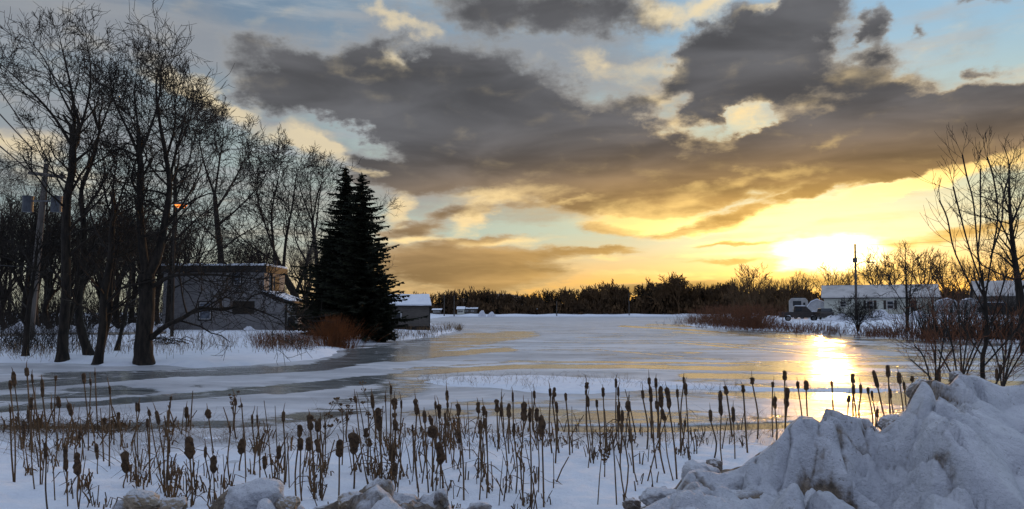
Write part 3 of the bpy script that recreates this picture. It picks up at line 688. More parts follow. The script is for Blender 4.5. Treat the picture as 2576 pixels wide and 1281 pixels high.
for k, (bx, by, top, lab) in enumerate([(22, 806, 420, 'dark trunked tree at the left edge beside the snowy road'), (-70, 815, 400, 'bushy bare tree mostly cut off by the left edge'), (112, 812, 480, 'bare tree behind the leaning utility pole')]):
    limb_tree('bare_tree', lab, [
      ([(bx, by), (bx + 4, by - 100), (bx + 8, 600), (bx + 5, 540)], .26, .13, 0, 7, Z0),
      ([(bx + 6, 560), (bx - 40, 500), (bx - 60, 430)], .09, .012, 1, 13, (0, 1)), ([(bx + 6, 560), (bx + 50, 490), (bx + 60, top + 20)], .09, .012, -1, 13, (0, 1)),
      ([(bx + 5, 550), (bx + 5, 470), (bx - 5, top)], .09, .012, .5, 13, (0, 1)), ([(bx + 8, 620), (bx + 60, 580), (bx + 90, 540)], .08, .012, 1, 11, (0, 1)), ([(bx + 8, 640), (bx - 60, 600), (bx - 80, 560)], .08, .012, -1, 11, (0, 1))],
      (bx, by), seed=30 + k, group=TG, rmin=0.013, density=1.8)
limb_tree('thin_tree', 'thin dark trunk in front of the leaning utility pole', [
  ([(64, 896), (70, 800), (78, 730), (92, 640)], .12, .05, 0, 5, Z0), ([(74, 770), (60, 700), (40, 650)], .04, .01, .5, 6, (0, 1)), ([(82, 700), (110, 640), (130, 590)], .04, .01, -.5, 6, (0, 1))], (64, 896), seed=41)
limb_tree('pale_sapling', 'pale forked sapling in front of the left spruce', [
  ([(846, 842), (842, 760), (835, 700), (832, 640)], .10, .03, 0, 6, Z0), ([(838, 730), (820, 660), (812, 590)], .035, .008, .5, 9, (0, 1)), ([(834, 690), (850, 620), (862, 560)], .03, .008, -.5, 9, (0, 1)),
  ([(832, 640), (830, 580), (838, 540)], .025, .008, 0, 8, (0, 1)), ([(842, 780), (800, 700), (790, 640)], .035, .008, -.5, 8, (0, 1))], (846, 842), seed=42, bark='pale_bark', twig='pale_bark')
limb_tree('pale_sapling', 'pale crooked sapling before the right spruce trunk', [
  ([(876, 838), (880, 770), (888, 720), (884, 670), (892, 630)], .07, .015, 0, 9, Z0), ([(888, 725), (905, 690), (915, 700)], .02, .008, -.3, 4, (0, 1))], (876, 838), seed=43, bark='pale_bark', twig='pale_bark')

# right bank, near and middle distance
limb_tree('sapling', 'upright sapling with long bare shoots behind the dirty snowbank', [
  ([(2476, 985), (2474, 940), (2474, 860), (2477, 750)], .046, .030, 0, 4, Z0),
  ([(2477, 755), (2458, 640), (2445, 510), (2436, 440), (2420, 390)], .020, .004, .25, 8, (0, 1)),
  ([(2470, 720), (2432, 615), (2410, 530), (2397, 470)], .013, .003, -.2, 6, (0, 1)),
  ([(2474, 780), (2402, 640), (2376, 560), (2362, 505)], .014, .003, .3, 7, (0, 1)),
  ([(2477, 755), (2490, 640), (2512, 540), (2500, 450), (2482, 395)], .018, .003, -.3, 8, (0, 1)),
  ([(2490, 650), (2522, 560), (2530, 500), (2540, 430)], .012, .003, .3, 7, (0, 1)),
  ([(2458, 640), (2475, 560), (2468, 480), (2466, 425)], .011, .003, .2, 6, (0, 1)),
  ([(2474, 860), (2510, 760), (2530, 690)], .013, .003, -.3, 6, (0, 1)), ([(2474, 900), (2430, 830), (2400, 760)], .014, .003, .3, 7, (0, 1)), ([(2475, 920), (2540, 840), (2575, 800)], .012, .003, -.2, 6, (0, 1)),
 ], (2476, 985), dist=7.6, thick=.58, density=.9, seed=51, rmin=0.0022, wob=0.07, up=0.16, kids=(2, 3, 3), ang=(15, 40), reach=0.55)
for k, (bx, by, dd, lab, tops) in enumerate([
   (2352, 975, 8.4, 'spreading bare shrub left of the upright sapling', [(2300, 870), (2318, 800), (2345, 760), (2380, 800), (2290, 905), (2400, 870)]),
   (2420, 990, 7.9, 'tangled bare shrub at the foot of the upright sapling', [(2380, 820), (2410, 740), (2440, 800), (2455, 860), (2360, 880), (2480, 830)]),
   (2520, 985, 8.6, 'bare shrub right of the upright sapling', [(2480, 850), (2510, 790), (2550, 830), (2575, 880), (2535, 740), (2600, 800)])]):
    limb_tree('bare_shrub', lab, [([(bx, by), (bx + (tx - bx) * .25, by + (ty - by) * .4), (tx, ty)], .012, .003, (-.4, .5, 0.2)[j % 3], 7, (0, 1)) for j, (tx, ty) in enumerate(tops)],
      (bx, by), dist=dd, seed=60 + k, density=1.0, rmin=0.0022, wob=0.09, up=0.1, kids=(2, 3, 3), reach=0.7, twig='red_twig', bark='twig', group='bare shrubs behind the snowbank')['category'] = 'shrub'
limb_tree('bare_tree', 'tall bare tree at the right edge with a pole-like trunk', [
  ([(2580, 846), (2566, 740), (2550, 630), (2541, 540), (2537, 430)], .21, .03, 0, 14, Z0),
  ([(2552, 640), (2520, 570), (2495, 530), (2480, 500)], .05, .01, -1, 10, (0, 1)), ([(2545, 560), (2570, 500), (2590, 450)], .05, .01, 1, 10, (0, 1)), ([(2542, 540), (2520, 480), (2515, 430)], .04, .01, 1, 9, (0, 1)),
  ([(2560, 700), (2600, 640), (2630, 600)], .05, .01, .5, 9, (0, 1)), ([(2556, 680), (2510, 640), (2470, 630)], .05, .01, .5, 9, (0, 1))], (2580, 846), dist=33, seed=71, rmin=0.007, reach=0.8)
limb_tree('thin_tree', 'thin twin stemmed bare tree in front of the bungalow', [
  ([(2280, 836), (2279, 740), (2276, 640)], .13, .03, 0, 9, Z0), ([(2281, 830), (2290, 730), (2297, 660)], .09, .02, .6, 9, (0, 1)), ([(2280, 780), (2250, 730), (2220, 700)], .04, .01, -1, 7, (0, 1)), ([(2280, 760), (2310, 720), (2340, 700)], .04, .01, -1, 7, (0, 1))],
  (2280, 836), dist=58, seed=72, rmin=0.012, reach=0.7)
limb_tree('bare_shrub', 'round bare shrub in front of the bungalow and street lamp', [([(2158, 834), (2158 + dx * .3, 800), (2158 + dx, ty)], .05, .012, (-.8, .8, .3)[j % 3], 8, (0, 1)) for j, (dx, ty) in enumerate([(-45, 790), (-28, 768), (-8, 760), (14, 764), (32, 778), (44, 800), (0, 775)])],
  (2158, 834), dist=58, seed=73, rmin=0.012)['category'] = 'shrub'

# generic bare trees for the middle distance and the woods: a few kinds, copied
def gen_tree(seed, h, spread=1.0, kids=(3, 4, 5), rmin=0.02, forks=4, wob=0.12, up=0.07, sides=3):
    rng = random.Random(seed); o = dict(OPT); o.update(rmin=rmin, kids=kids, wob=wob, up=up, ang=(22, 50))
    tr, cr = Tubes(), Tubes(); hf = h * rng.uniform(0.28, 0.4); r = h * 0.022
    pts = [(0, 0, -0.3), (rng.gauss(0, .05) * h * .3, rng.gauss(0, .03) * h, hf * .5), (rng.gauss(0, .05) * h * .4, 0, hf)]
    sp = smooth_path(pts, 3); tr.add(sp, [r * 1.2 - r * 0.4 * i / len(sp) for i in range(len(sp))], 6)
    for k in range(forks):
        a = 2 * math.pi * (k + rng.random() * .6) / forks; s = rng.uniform(0.2, 0.55) * spread
        d = nrm((math.cos(a) * s, math.sin(a) * s, 1.0)); t = rng.uniform(0.75, 1.0); i = min(int(t * (len(sp) - 1)), len(sp) - 2)
        grow(rng, cr, sp[i], d, (h - hf) * rng.uniform(0.7, 0.98), r * 0.6, 3, o)
    return tr, cr
def stamp(kinds, k, p, label, cat='tree', group=None, s=1.0, rz=0.0, name='bare_tree'):
    """a copy of a kind of tree: thing > trunk, crown"""
    e = empty(name, p, label, cat, group, rz); e.scale = (s, s, s)
    for nm, me in kinds[k]:
        link(nm, me, e)
    return e
ORD = ['first', 'second', 'third', 'fourth', 'fifth', 'sixth', 'seventh', 'eighth', 'ninth', 'tenth', 'eleventh', 'twelfth', 'thirteenth', 'fourteenth', 'fifteenth', 'sixteenth', 'seventeenth', 'eighteenth', 'nineteenth', 'twentieth']
def ordinal(i): return ORD[i] if i < 20 else ['twenty', 'thirty', 'forty', 'fifty'][i // 10 - 2] + '-' + ORD[i % 10 - 1] if i % 10 else ['', '', 'thirtieth' if i == 29 else 'twentieth'][2]
KT = []
for sd_, h, spd in ((101, 8, 1.0), (102, 8, 1.3), (103, 8, 0.8)):
    tr, cr = gen_tree(sd_, h, spd, kids=(4, 5, 6), rmin=0.015, forks=7); KT.append([('trunk', tr.mesh('trunk', M['bark'])), ('crown', cr.mesh('crown', M['twig']))])
# a belt of smaller trees beyond the road on the left
rng = random.Random(5)
belt = sorted([(-120, 62), (-60, 55), (-20, 66), (20, 58), (60, 70), (95, 56), (130, 64), (165, 72), (205, 60), (240, 70), (270, 57), (300, 66), (335, 74), (372, 62), (400, 70), (455, 80), (610, 88), (655, 92), (760, 90)])
for i, (px, dd) in enumerate(belt):
    s = rng.uniform(0.85, 1.15) * (dd / 62) ** 0.7 * (1.15 if px < 420 else 1.0)
    stamp(KT, i % 3, on(px, dd), '%s from the left of the small bare trees beyond the snowy road' % ordinal(i), group='small bare trees beyond the road', s=s, rz=rng.uniform(0, 6.28))
KB = []
for sd_, h, spd in ((111, 7, 1.2), (112, 7, 1.0), (113, 7, 1.5)):
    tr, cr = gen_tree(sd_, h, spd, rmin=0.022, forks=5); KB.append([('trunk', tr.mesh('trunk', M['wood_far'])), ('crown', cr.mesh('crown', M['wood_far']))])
for i, (px, dd, top, lab) in enumerate([
   (1892, 150, 672, 'tall bare tree standing above the woods left of the pickup truck'), (1915, 160, 706, 'low bare tree just right of the tall one left of the pickup'), (1868, 155, 712, 'low bare tree just left of the tall one left of the pickup'),
   (1972, 170, 706, 'small round bare tree left of the white camper roof'), (2012, 172, 696, 'small bare tree above the white camper'), (2095, 150, 672, 'bare tree behind the left end of the bungalow roof'),
   (2130, 158, 690, 'low bare tree behind the bungalow beside the street lamp'), (2210, 152, 655, 'bare tree behind the bungalow roof just right of the lamp head'), (2245, 160, 640, 'broad bare tree behind the middle of the bungalow'),
   (2325, 150, 636, 'tall bare tree behind the right end of the bungalow roof'), (2385, 145, 652, 'dense bare tree just right of the bungalow'), (2425, 150, 660, 'dense bare tree above the two pale canopies'), (2470, 155, 668, 'bare tree behind the far snowy roof'), (2525, 150, 660, 'bare tree behind the snowy roof at the right edge'), (2600, 150, 650, 'bare tree cut by the right edge')]):
    b = on(px, dd); h = P(px, top, dd).z - b.z
    stamp(KB, i % 3, b, lab, group='bare trees behind the bungalow', s=h / 7.0, rz=i * 1.7)

# ------------------------------------------------------------------ spruces
def spruce(seed, h, w, n=34, lean=0.0, dens=1.0, far=False):
    """trunk tubes and needle quads of a spruce; the sprays are many small faces along drooping boughs"""
    rng = random.Random(seed); tr = Tubes(); r0 = h * 0.022; Q = []
    tr.add([(0, 0, -0.3), (lean * .3, 0, h * .33), (lean * .7, 0, h * .7), (lean, 0, h)], [r0, r0 * .8, r0 * .4, 0.01], 7)
    nw = n
    for i in range(nw):
        t = (i + rng.random() * .7) / nw; z = h * (0.045 + 0.955 * t)
        L0 = w * (1 - t) ** 0.78 * (0.62 + 0.38 * min(1, t * 9 + .25)) + 0.05 * h * 0.3
        nb = max(4, int((9 if not far else 6) * (1 - .5 * t) * dens))
        for j in range(nb):
            z = h * (0.045 + 0.955 * min(.995, (i + rng.random()) / nw)); a = 2 * math.pi * (j + rng.random()) / nb; L = L0 * rng.uniform(0.42, 1.36); ca, sa = math.cos(a), math.sin(a)
            if rng.random() < 0.08: L *= 1.18
            droop = rng.uniform(0.12, 0.38) * (1 - .75 * t); lift = 0.30 * (1 - t) + 0.2 * t
            m = max(3, int(L / (0.16 if not far else 0.7)) + 2)
            pts = []
            for q in range(m + 1):
                u = q / m; pts.append((lean * t + ca * L * u, sa * L * u, z - L * droop * u * 1.3 + L * lift * u * u * .9))
            for q in range(m):
                u = (q + .5) / m; p = pts[q]; e = pts[q + 1]
                wd = (0.20 if not far else 0.55) * (1.15 - .55 * u) * rng.uniform(.7, 1.3) * (0.6 + 0.5 * min(1, L0))
                for side in ((-1, 1) if not far else (-1, 1)):
                    for rep in range(2 if not far else 1):
                        sx = -sa * side * wd * rng.uniform(.5, 1.2) + ca * wd * rng.uniform(0, .8); sy = ca * side * wd * rng.uniform(.5, 1.2) + sa * wd * rng.uniform(0, .8)
                        dz_ = -wd * rng.uniform(.0, .55)
                        c = (e[0] + sx, e[1] + sy, e[2] + dz_)
                        Q.append((p, (p[0] + sx * .45 + ca * .02, p[1] + sy * .45, p[2] + dz_ * .3 + .05 * wd), c, (e[0] + ca * .03, e[1] + sa * .03, e[2] - .25 * wd)))
                if not far or rng.random() < .5:
                    hang = wd * rng.uniform(.5, 1.3); Q.append((p, e, (e[0] + rng.gauss(0, .04), e[1] + rng.gauss(0, .04), e[2] - hang), (p[0], p[1], p[2] - hang * .6)))
            tr.add([pts[0], pts[m // 2], pts[-1]], [0.012 + .008 * L, 0.01, 0.004], 3)
    # leading shoot
    for q in range(10 if not far else 3):
        a = rng.random() * 6.28; z = h * (0.96 + 0.05 * q / 10); s = .12 * (1 - q / 12) * h / 9
        Q.append(((lean, 0, z), (lean + math.cos(a) * s, math.sin(a) * s, z + .1), (lean + math.cos(a) * s * 1.3, math.sin(a) * s * 1.3, z - .05), (lean, 0, z - .12)))
    return tr, np.array(Q, float)
def spruce_mesh(Q, m):
    V = Q.reshape(-1, 3); return raw_mesh('crown', V, [np.arange(len(V)).reshape(-1, 4)], False, (m,))
for (bx, dd, top, wd, sd_, ln, lab) in [
   (868, 47, 421, 2.8, 201, -.1, 'tall dark spruce with the higher tip, left of its twin'),
   (915, 45, 437, 2.45, 202, -.25, 'tall dark spruce with the lower tip, nearest the small boathouse'),
   (966, 44, 690, .72, 203, 0, 'low drooping spruce in front of the boathouse window'),
   (815, 50, 600, 2.0, 204, .1, 'short wide spruce at the left foot of the tall pair')]:
    b = on(bx, dd); h = P(bx, top, dd).z - b.z
    tr, Q = spruce(sd_, h, wd, int(h * 6.0) + 4, ln, 1.25)
    e = empty('spruce_tree', b, lab, 'tree', 'spruces beside the boathouse')
    tr.build('trunk', M['bark'], e); link('crown', spruce_mesh(Q, M['needle']), e)

# ------------------------------------------------------------------ woods across the pond
KW, KC = [], []
for sd_, spd in ((121, .7), (122, 1.0), (123, .5), (124, 1.3)):
    tr, cr = gen_tree(sd_, 10, spd, kids=(3, 3, 5), rmin=0.085, forks=5, up=.1); KW.append([('trunk', tr.mesh('trunk', M['wood_far'])), ('crown', cr.mesh('crown', M['wood_far']))])
for sd_ in (131, 132, 133):
    tr, Q = spruce(sd_, 10, 1.9, 16, 0, .8, far=True); KC.append([('trunk', tr.mesh('trunk', M['wood_far'])), ('crown', spruce_mesh(Q, M['needle_far']))])
SKY = [(1000, 757), (1085, 757), (1130, 752), (1200, 748), (1250, 757), (1310, 758), (1370, 750), (1400, 745), (1450, 752), (1500, 740), (1540, 735), (1580, 738), (1640, 732), (1700, 730), (1740, 742), (1790, 738), (1850, 730), (1900, 740), (2000, 742), (2100, 745), (2300, 745), (2600, 745)]
def skyline(px): return -17 + float(np.interp(px, [a for a, _ in SKY], [b for _, b in SKY]))
W_ = Tubes(); NQ = []
rng = random.Random(77)
def put(Vs, p, s, a):
    c, q = math.cos(a) * s, math.sin(a) * s
    return np.stack([Vs[..., 0] * c - Vs[..., 1] * q + p[0], Vs[..., 0] * q + Vs[..., 1] * c + p[1], Vs[..., 2] * s + p[2]], -1)
raw = [gen_tree(140 + k, 10, sp_, kids=(3, 3, 4), rmin=0.10, forks=4, up=.1) for k, sp_ in enumerate((.6, .9, 1.2))]
raw = [np_ for np_ in [(lambda a, b: [a.arrays(), b.arrays()])(*r) for r in raw]]
rawc = [spruce(150 + k, 10, 2.0, 12, 0, .8, far=True)[1] for k in range(2)]
VV, FF, off = [], [], 0
for i in range(430):
    px = rng.uniform(1040, 2700); dd = rng.uniform(330, 375)
    if px > 1840: dd = rng.uniform(215, 300)
    b = on(px, dd); h = max(2.5, (P(px, skyline(px), dd).z - b.z) * rng.uniform(.68, 1.0))
    if rng.random() < (.45 if px < 1420 else .14):
        q = put(rawc[i % 2], b, h / 10, rng.uniform(0, 6.28)).reshape(-1, 3); NQ.append(q)
    else:
        for V, Fs in raw[i % 3]:
            VV.append(put(V, b, h / 10, rng.uniform(0, 6.28))); FF += [f + off for f in Fs]; off += len(V)
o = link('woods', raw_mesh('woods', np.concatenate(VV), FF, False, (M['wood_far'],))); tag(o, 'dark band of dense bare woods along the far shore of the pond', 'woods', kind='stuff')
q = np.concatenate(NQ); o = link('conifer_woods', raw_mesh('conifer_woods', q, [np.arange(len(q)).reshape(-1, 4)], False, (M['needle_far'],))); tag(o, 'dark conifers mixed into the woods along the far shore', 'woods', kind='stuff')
# undergrowth at the foot of the woods: thick irregular brush
rng = np.random.default_rng(9)
n = 60000; px = rng.uniform(1000, 2750, n); dd = np.where(px > 1840, rng.uniform(205, 300, n), rng.uniform(326, 372, n))
X = (px - CX) / F * dd / math.cos(PITCH); sk = np.interp(px, [a for a, _ in SKY], [b for _, b in SKY])
top = (794 - sk) / F * dd; bz = np.where(dd > 310, 0.75, 1.0); z = bz + rng.random(n) ** 1.15 * top * (0.70 + .34 * fbm(px * .07, px * 0, 3, 4))
s = rng.uniform(.5, 1.5, n); a = rng.uniform(0, 6.28, n)
ux, uy = np.cos(a) * s, np.sin(a) * s; tz = rng.uniform(.8, 2.2, n)
V = np.stack([np.stack([X - ux * .5, dd - uy * .5, z - tz * .5], -1), np.stack([X + ux * .5, dd + uy * .5, z - tz * .3], -1), np.stack([X + ux * .2, dd + uy * .2, z + tz * .6], -1)], 1)
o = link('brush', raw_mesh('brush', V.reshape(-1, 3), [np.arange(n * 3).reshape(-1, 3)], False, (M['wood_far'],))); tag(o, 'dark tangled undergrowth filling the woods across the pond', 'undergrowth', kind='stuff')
rng = random.Random(8)
con = [(1096, 744), (1104, 741), (1117, 739), (1136, 742), (1143, 738), (1160, 744), (1172, 745), (1240, 752), (1252, 748), (1345, 750), (1378, 738), (1386, 737), (1400, 739), (1408, 741), (1598, 724), (1606, 720), (1616, 722), (1636, 716), (1642, 718), (1662, 720), (1671, 715), (1720, 720), (1690, 728)]
for i, (px, top) in enumerate(con):
    dd = rng.uniform(327, 345); b = on(px, dd); h = P(px, top - 5, dd).z - b.z
    stamp(KC, i % 3, b, '%s pointed spruce from the left along the far skyline of the woods' % ordinal(i), group='pointed spruces on the far skyline', s=h / 10, rz=rng.uniform(0, 6), name='spruce_tree')
bare = [(1424, 738), (1510, 724), (1522, 726), (1545, 730), (1560, 734), (1572, 736), (1655, 726), (1678, 716), (1694, 706), (1706, 708), (1714, 714), (1748, 722), (1775, 734), (1800, 730), (1830, 724)]
for i, (px, top) in enumerate(bare):
    dd = rng.uniform(326, 342); b = on(px, dd); h = P(px, top - 5, dd).z - b.z
    stamp(KW, i % 4, b, '%s bare tree from the left rising above the far woods' % ordinal(i), group='bare trees above the far woods', s=h / 10, rz=rng.uniform(0, 6))

# ------------------------------------------------------------------ buildings
def siding(name, c1, c2, pitch=0.12, rough=0.7, depth=0.5):
    m = bpy.data.materials.new(name); m.use_nodes = True; t = NT(m.node_tree); b = m.node_tree.nodes['Principled BSDF']
    co = t.node('ShaderNodeTexCoord').outputs['Object']; z = t.sep(co)[2]
    lap = t.m('FRACT', t.m('DIVIDE', z, pitch))
    n = t.noise(t.mapv(co, scale=(1, 1, 4)), 2.0, 6, 0.65)
    col = t.mix(t.rng(n, 0.3, 0.7), c1, c2)
    col = t.mix(t.rng(t.noise(t.mapv(co, scale=(3, 3, 0.4)), 2.5, 4, 0.6), 0.58, 0.75), col, tuple(q * .55 for q in c2))
    t.put(b.inputs['Base Color'], col); b.inputs['Roughness'].default_value = rough
    bn = t.node('ShaderNodeBump'); bn.inputs['Strength'].default_value = depth; bn.inputs['Distance'].default_value = 0.03
    t.put(bn.inputs['Height'], lap); t.l.new(bn.outputs[0], b.inputs['Normal']); return m
M['grey_siding'] = siding('grey_siding', (0.23, 0.22, 0.215), (0.15, 0.143, 0.14), 0.17, depth=1.0)
M['white_siding'] = siding('white_siding', (0.60, 0.60, 0.50), (0.50, 0.50, 0.43), 0.11)
M['brown_siding'] = siding('brown_siding', (0.105, 0.09, 0.075), (0.07, 0.06, 0.05), 0.2)
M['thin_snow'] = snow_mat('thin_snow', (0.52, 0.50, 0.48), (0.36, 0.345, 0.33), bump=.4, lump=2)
M['camper_skin'] = mat('camper_skin', (0.40, 0.39, 0.37), 0.5, (0.30, 0.29, 0.28), 1.5)
M['trim'] = mat('trim', (0.035, 0.03, 0.027), 0.7, (0.02, 0.018, 0.016), 4)
M['pale_trim'] = mat('pale_trim', (0.55, 0.54, 0.52), 0.6, (0.42, 0.41, 0.40), 5)
M['glass'] = mat('glass', (0.02, 0.025, 0.03), 0.08, spec=0.6)
M['curtain_glass'] = mat('curtain_glass', (0.10, 0.12, 0.15), 0.2, (0.05, 0.06, 0.08), 3, spec=0.6)
M['shutter'] = mat('shutter', (0.035, 0.028, 0.024), 0.6)
M['board'] = mat('board', (0.018, 0.014, 0.011), 0.9, (0.03, 0.024, 0.018), 6)
M['metal'] = mat('metal', (0.16, 0.16, 0.16), 0.45, (0.10, 0.10, 0.10), 5, metal=0.6)
M['pole_wood'] = mat('pole_wood', (0.115, 0.10, 0.088), 0.9, (0.06, 0.052, 0.045), 5, 0.4, stretch=(1, 1, 0.15))
M['transformer'] = mat('transformer', (0.07, 0.078, 0.09), 0.5, (0.05, 0.055, 0.065), 4)
M['wire'] = mat('wire', (0.02, 0.02, 0.022), 0.6)
M['car_dark'] = mat('car_dark', (0.022, 0.016, 0.014), 0.3, (0.035, 0.026, 0.022), 3, spec=0.5)
M['rubber'] = mat('rubber', (0.012, 0.012, 0.012), 0.9)
M['canopy'] = mat('canopy', (0.50, 0.50, 0.50), 0.7, (0.40, 0.40, 0.41), 2)
M['dirt_road'] = mat('dirt_road', (0.12, 0.085, 0.055), 0.9, (0.42, 0.38, 0.33), 0.9, 0.5, lo=0.4, hi=0.62)

def window(parent, x0, x1, y, z0, z1, frame='pale_trim', glass='glass', fw=0.07, bar=True, name='window'):
    """a framed window in a wall whose outside faces -y at y"""
    f = MB(); f.box(x0, x1, y - .05, y - .003, z0, z0 + fw).box(x0, x1, y - .05, y - .003, z1 - fw, z1).box(x0, x0 + fw, y - .05, y - .003, z0 + fw, z1 - fw).box(x1 - fw, x1, y - .05, y - .003, z0 + fw, z1 - fw)
    if bar: zc = (z0 + z1) / 2; f.box(x0 + fw, x1 - fw, y - .045, y - .006, zc - fw * .35, zc + fw * .35)
    w = f.build(name, M[frame], parent)
    MB().box(x0 + fw, x1 - fw, y - .03, y - .012, z0 + fw, z1 - fw).build('pane', M[glass], w)
    return w
def sash(w, x0, x1, z0, z1, y=-.034, t=.045):
    q = MB().box(x0, x1, y, y + .003, z0, z0 + t).box(x0, x1, y, y + .003, z1 - t, z1).box(x0, x0 + t, y, y + .003, z0 + t, z1 - t).box(x1 - t, x1, y, y + .003, z0 + t, z1 - t)
    return q.build('sash', M['pale_trim'], w)
cl_tex = bpy.data.textures.new('drift', 'CLOUDS'); cl_tex.noise_scale = 0.7; cl_tex.noise_depth = 4
def drift(o, s=.12, lv=5):
    a = o.modifiers.new('subdivide', 'SUBSURF'); a.subdivision_type = 'SIMPLE'; a.levels = a.render_levels = lv
    b = o.modifiers.new('drift', 'DISPLACE'); b.texture = cl_tex; b.strength = s; b.mid_level = .55; b.texture_coords = 'LOCAL'; return o

# weathered two-storey house on the left bank, with a lean-to
hb = on(560, 60); k = 60 / F
hs_ = empty('grey_house', hb, 'weathered grey two storey house with lean-to and flat snowy roof among the bare trees', 'house', rz=R(-3))
xl, xr, xe = (405 - 560) * k, (664 - 560) * k, (724 - 560) * k            # left wall, right wall of the tall part, right wall of the lean-to
H1 = (826 - 664) * k
MB().box(xl, xr, 0, 4.6, -.4, H1 - .55).build('wall', M['grey_siding'], hs_)
MB().box(xr + .003, xe, 0.004, 3.6, -.4, H1 * .40).add([(xr + .003, .004, H1 * .40), (xe, .004, H1 * .40), (xr + .003, .004, H1 * .535), (xr + .003, 3.6, H1 * .40), (xe, 3.6, H1 * .40), (xr + .003, 3.6, H1 * .535)], [(0, 1, 2), (3, 5, 4), (1, 4, 5, 2), (0, 3, 4, 1), (0, 2, 5, 3)]).build('extension', M['grey_siding'], hs_)
f = MB().box(xl - .15, xr + .18, -.16, 4.75, H1 - .55, H1 - .04).build('roof', M['trim'], hs_)
rs = MB().box(xl - .17, xr + .16, -.18, 4.77, H1 - .038, H1 + .14).build('roof_snow', M['roof_snow'], f, bevel=.05); drift(rs, .14)
lt = MB().add([(xr - .10, -.12, H1 * .545), (xe + .22, -.12, H1 * .405), (xe + .22, -.12, H1 * .445), (xr - .10, -.12, H1 * .595), (xr - .10, -.006, H1 * .545), (xe + .22, 3.75, H1 * .405), (xe + .22, 3.75, H1 * .445), (xr - .10, -.006, H1 * .595)], [(0, 1, 2, 3), (7, 6, 5, 4), (3, 2, 6, 7), (1, 0, 4, 5), (1, 5, 6, 2), (0, 3, 7, 4)])
lt = MB().add([(xr + .01, -.12, H1 * .545), (xe + .22, -.12, H1 * .405), (xe + .22, -.12, H1 * .445), (xr + .01, -.12, H1 * .59), (xr + .01, 3.75, H1 * .545), (xe + .22, 3.75, H1 * .405), (xe + .22, 3.75, H1 * .445), (xr + .01, 3.75, H1 * .59)], [(0, 1, 2, 3), (7, 6, 5, 4), (3, 2, 6, 7), (1, 0, 4, 5), (1, 5, 6, 2), (0, 3, 7, 4)]).build('extension_roof', M['trim'], hs_)
MB().add([(xr + .02, -.14, H1 * .594), (xe + .24, -.14, H1 * .449), (xe + .24, -.14, H1 * .462), (xr + .02, -.14, H1 * .612), (xr + .02, 3.77, H1 * .594), (xe + .24, 3.77, H1 * .449), (xe + .24, 3.77, H1 * .462), (xr + .02, 3.77, H1 * .612)], [(0, 1, 2, 3), (7, 6, 5, 4), (3, 2, 6, 7), (1, 0, 4, 5), (1, 5, 6, 2), (0, 3, 7, 4)]).build('roof_snow', M['roof_snow'], lt)
def HZ(py): return (826 - py) * k
def HX(px): return (px - 560) * k
w_ = window(hs_, HX(497), HX(533), -.003, HZ(803), HZ(754), 'trim', 'curtain_glass', .09); sash(w_, HX(497) + .11, HX(533) - .11, HZ(803) + .11, HZ(754) - .11)
w_ = window(hs_, HX(583), HX(608), -.003, HZ(717), HZ(668), 'trim', 'curtain_glass', .10); sash(w_, HX(583) + .12, HX(608) - .12, HZ(717) + .12, HZ(668) - .12)
window(hs_, HX(585), HX(641), -.003, HZ(786), HZ(754), 'board', 'board', .12, False)['label'] = 'boarded up dark window'
MB().box(HX(722) - .09, HX(724) + .02, -.02, .0, 0, H1 * .40).build('corner_board', M['trim'], hs_)
MB().box(xr + .03, xr + .14, 1.4, 1.6, H1 * .57, H1 - .56).build('downpipe', M['trim'], hs_)
window_side = MB().box(xr, xr + .05, 2.2, 3.2, H1 * .62, H1 * .84).build('window', M['trim'], hs_)
MB().cyl((xr - .3, 3.2), .14, H1 + .1, H1 + .55).build('chimney', M['trim'], hs_)
t_ = on(733, 58.5)
tk = empty('oil_tank', t_, 'dark upright oil tank with rounded top beside the lean-to of the grey house', 'tank')
rs_ = [(0.30, 0), (.30, .78), (.27, .92), (.17, 1.02), (0, 1.06)]
mb = MB(); n = 14
v = [(q * math.cos(2*math.pi*i/n), q * .8 * math.sin(2*math.pi*i/n), z) for q, z in rs_[:-1] for i in range(n)] + [(0, 0, 1.06)]
mb.add(v, [(r_*n + i, r_*n + (i+1) % n, (r_+1)*n + (i+1) % n, (r_+1)*n + i) for r_ in range(3) for i in range(n)] + [(3*n + i, 3*n + (i+1) % n, 4*n) for i in range(n)])
mb.build('body', M['rubber'], tk, smooth=True); MB().box(-.2, -.14, -.1, .1, -.3, .02).box(.14, .2, -.1, .1, -.3, .02).build('stand', M['trim'], tk)
MB().cyl((0, 0), .05, 1.05, 1.16, 8).build('filler_cap', M['metal'], tk)

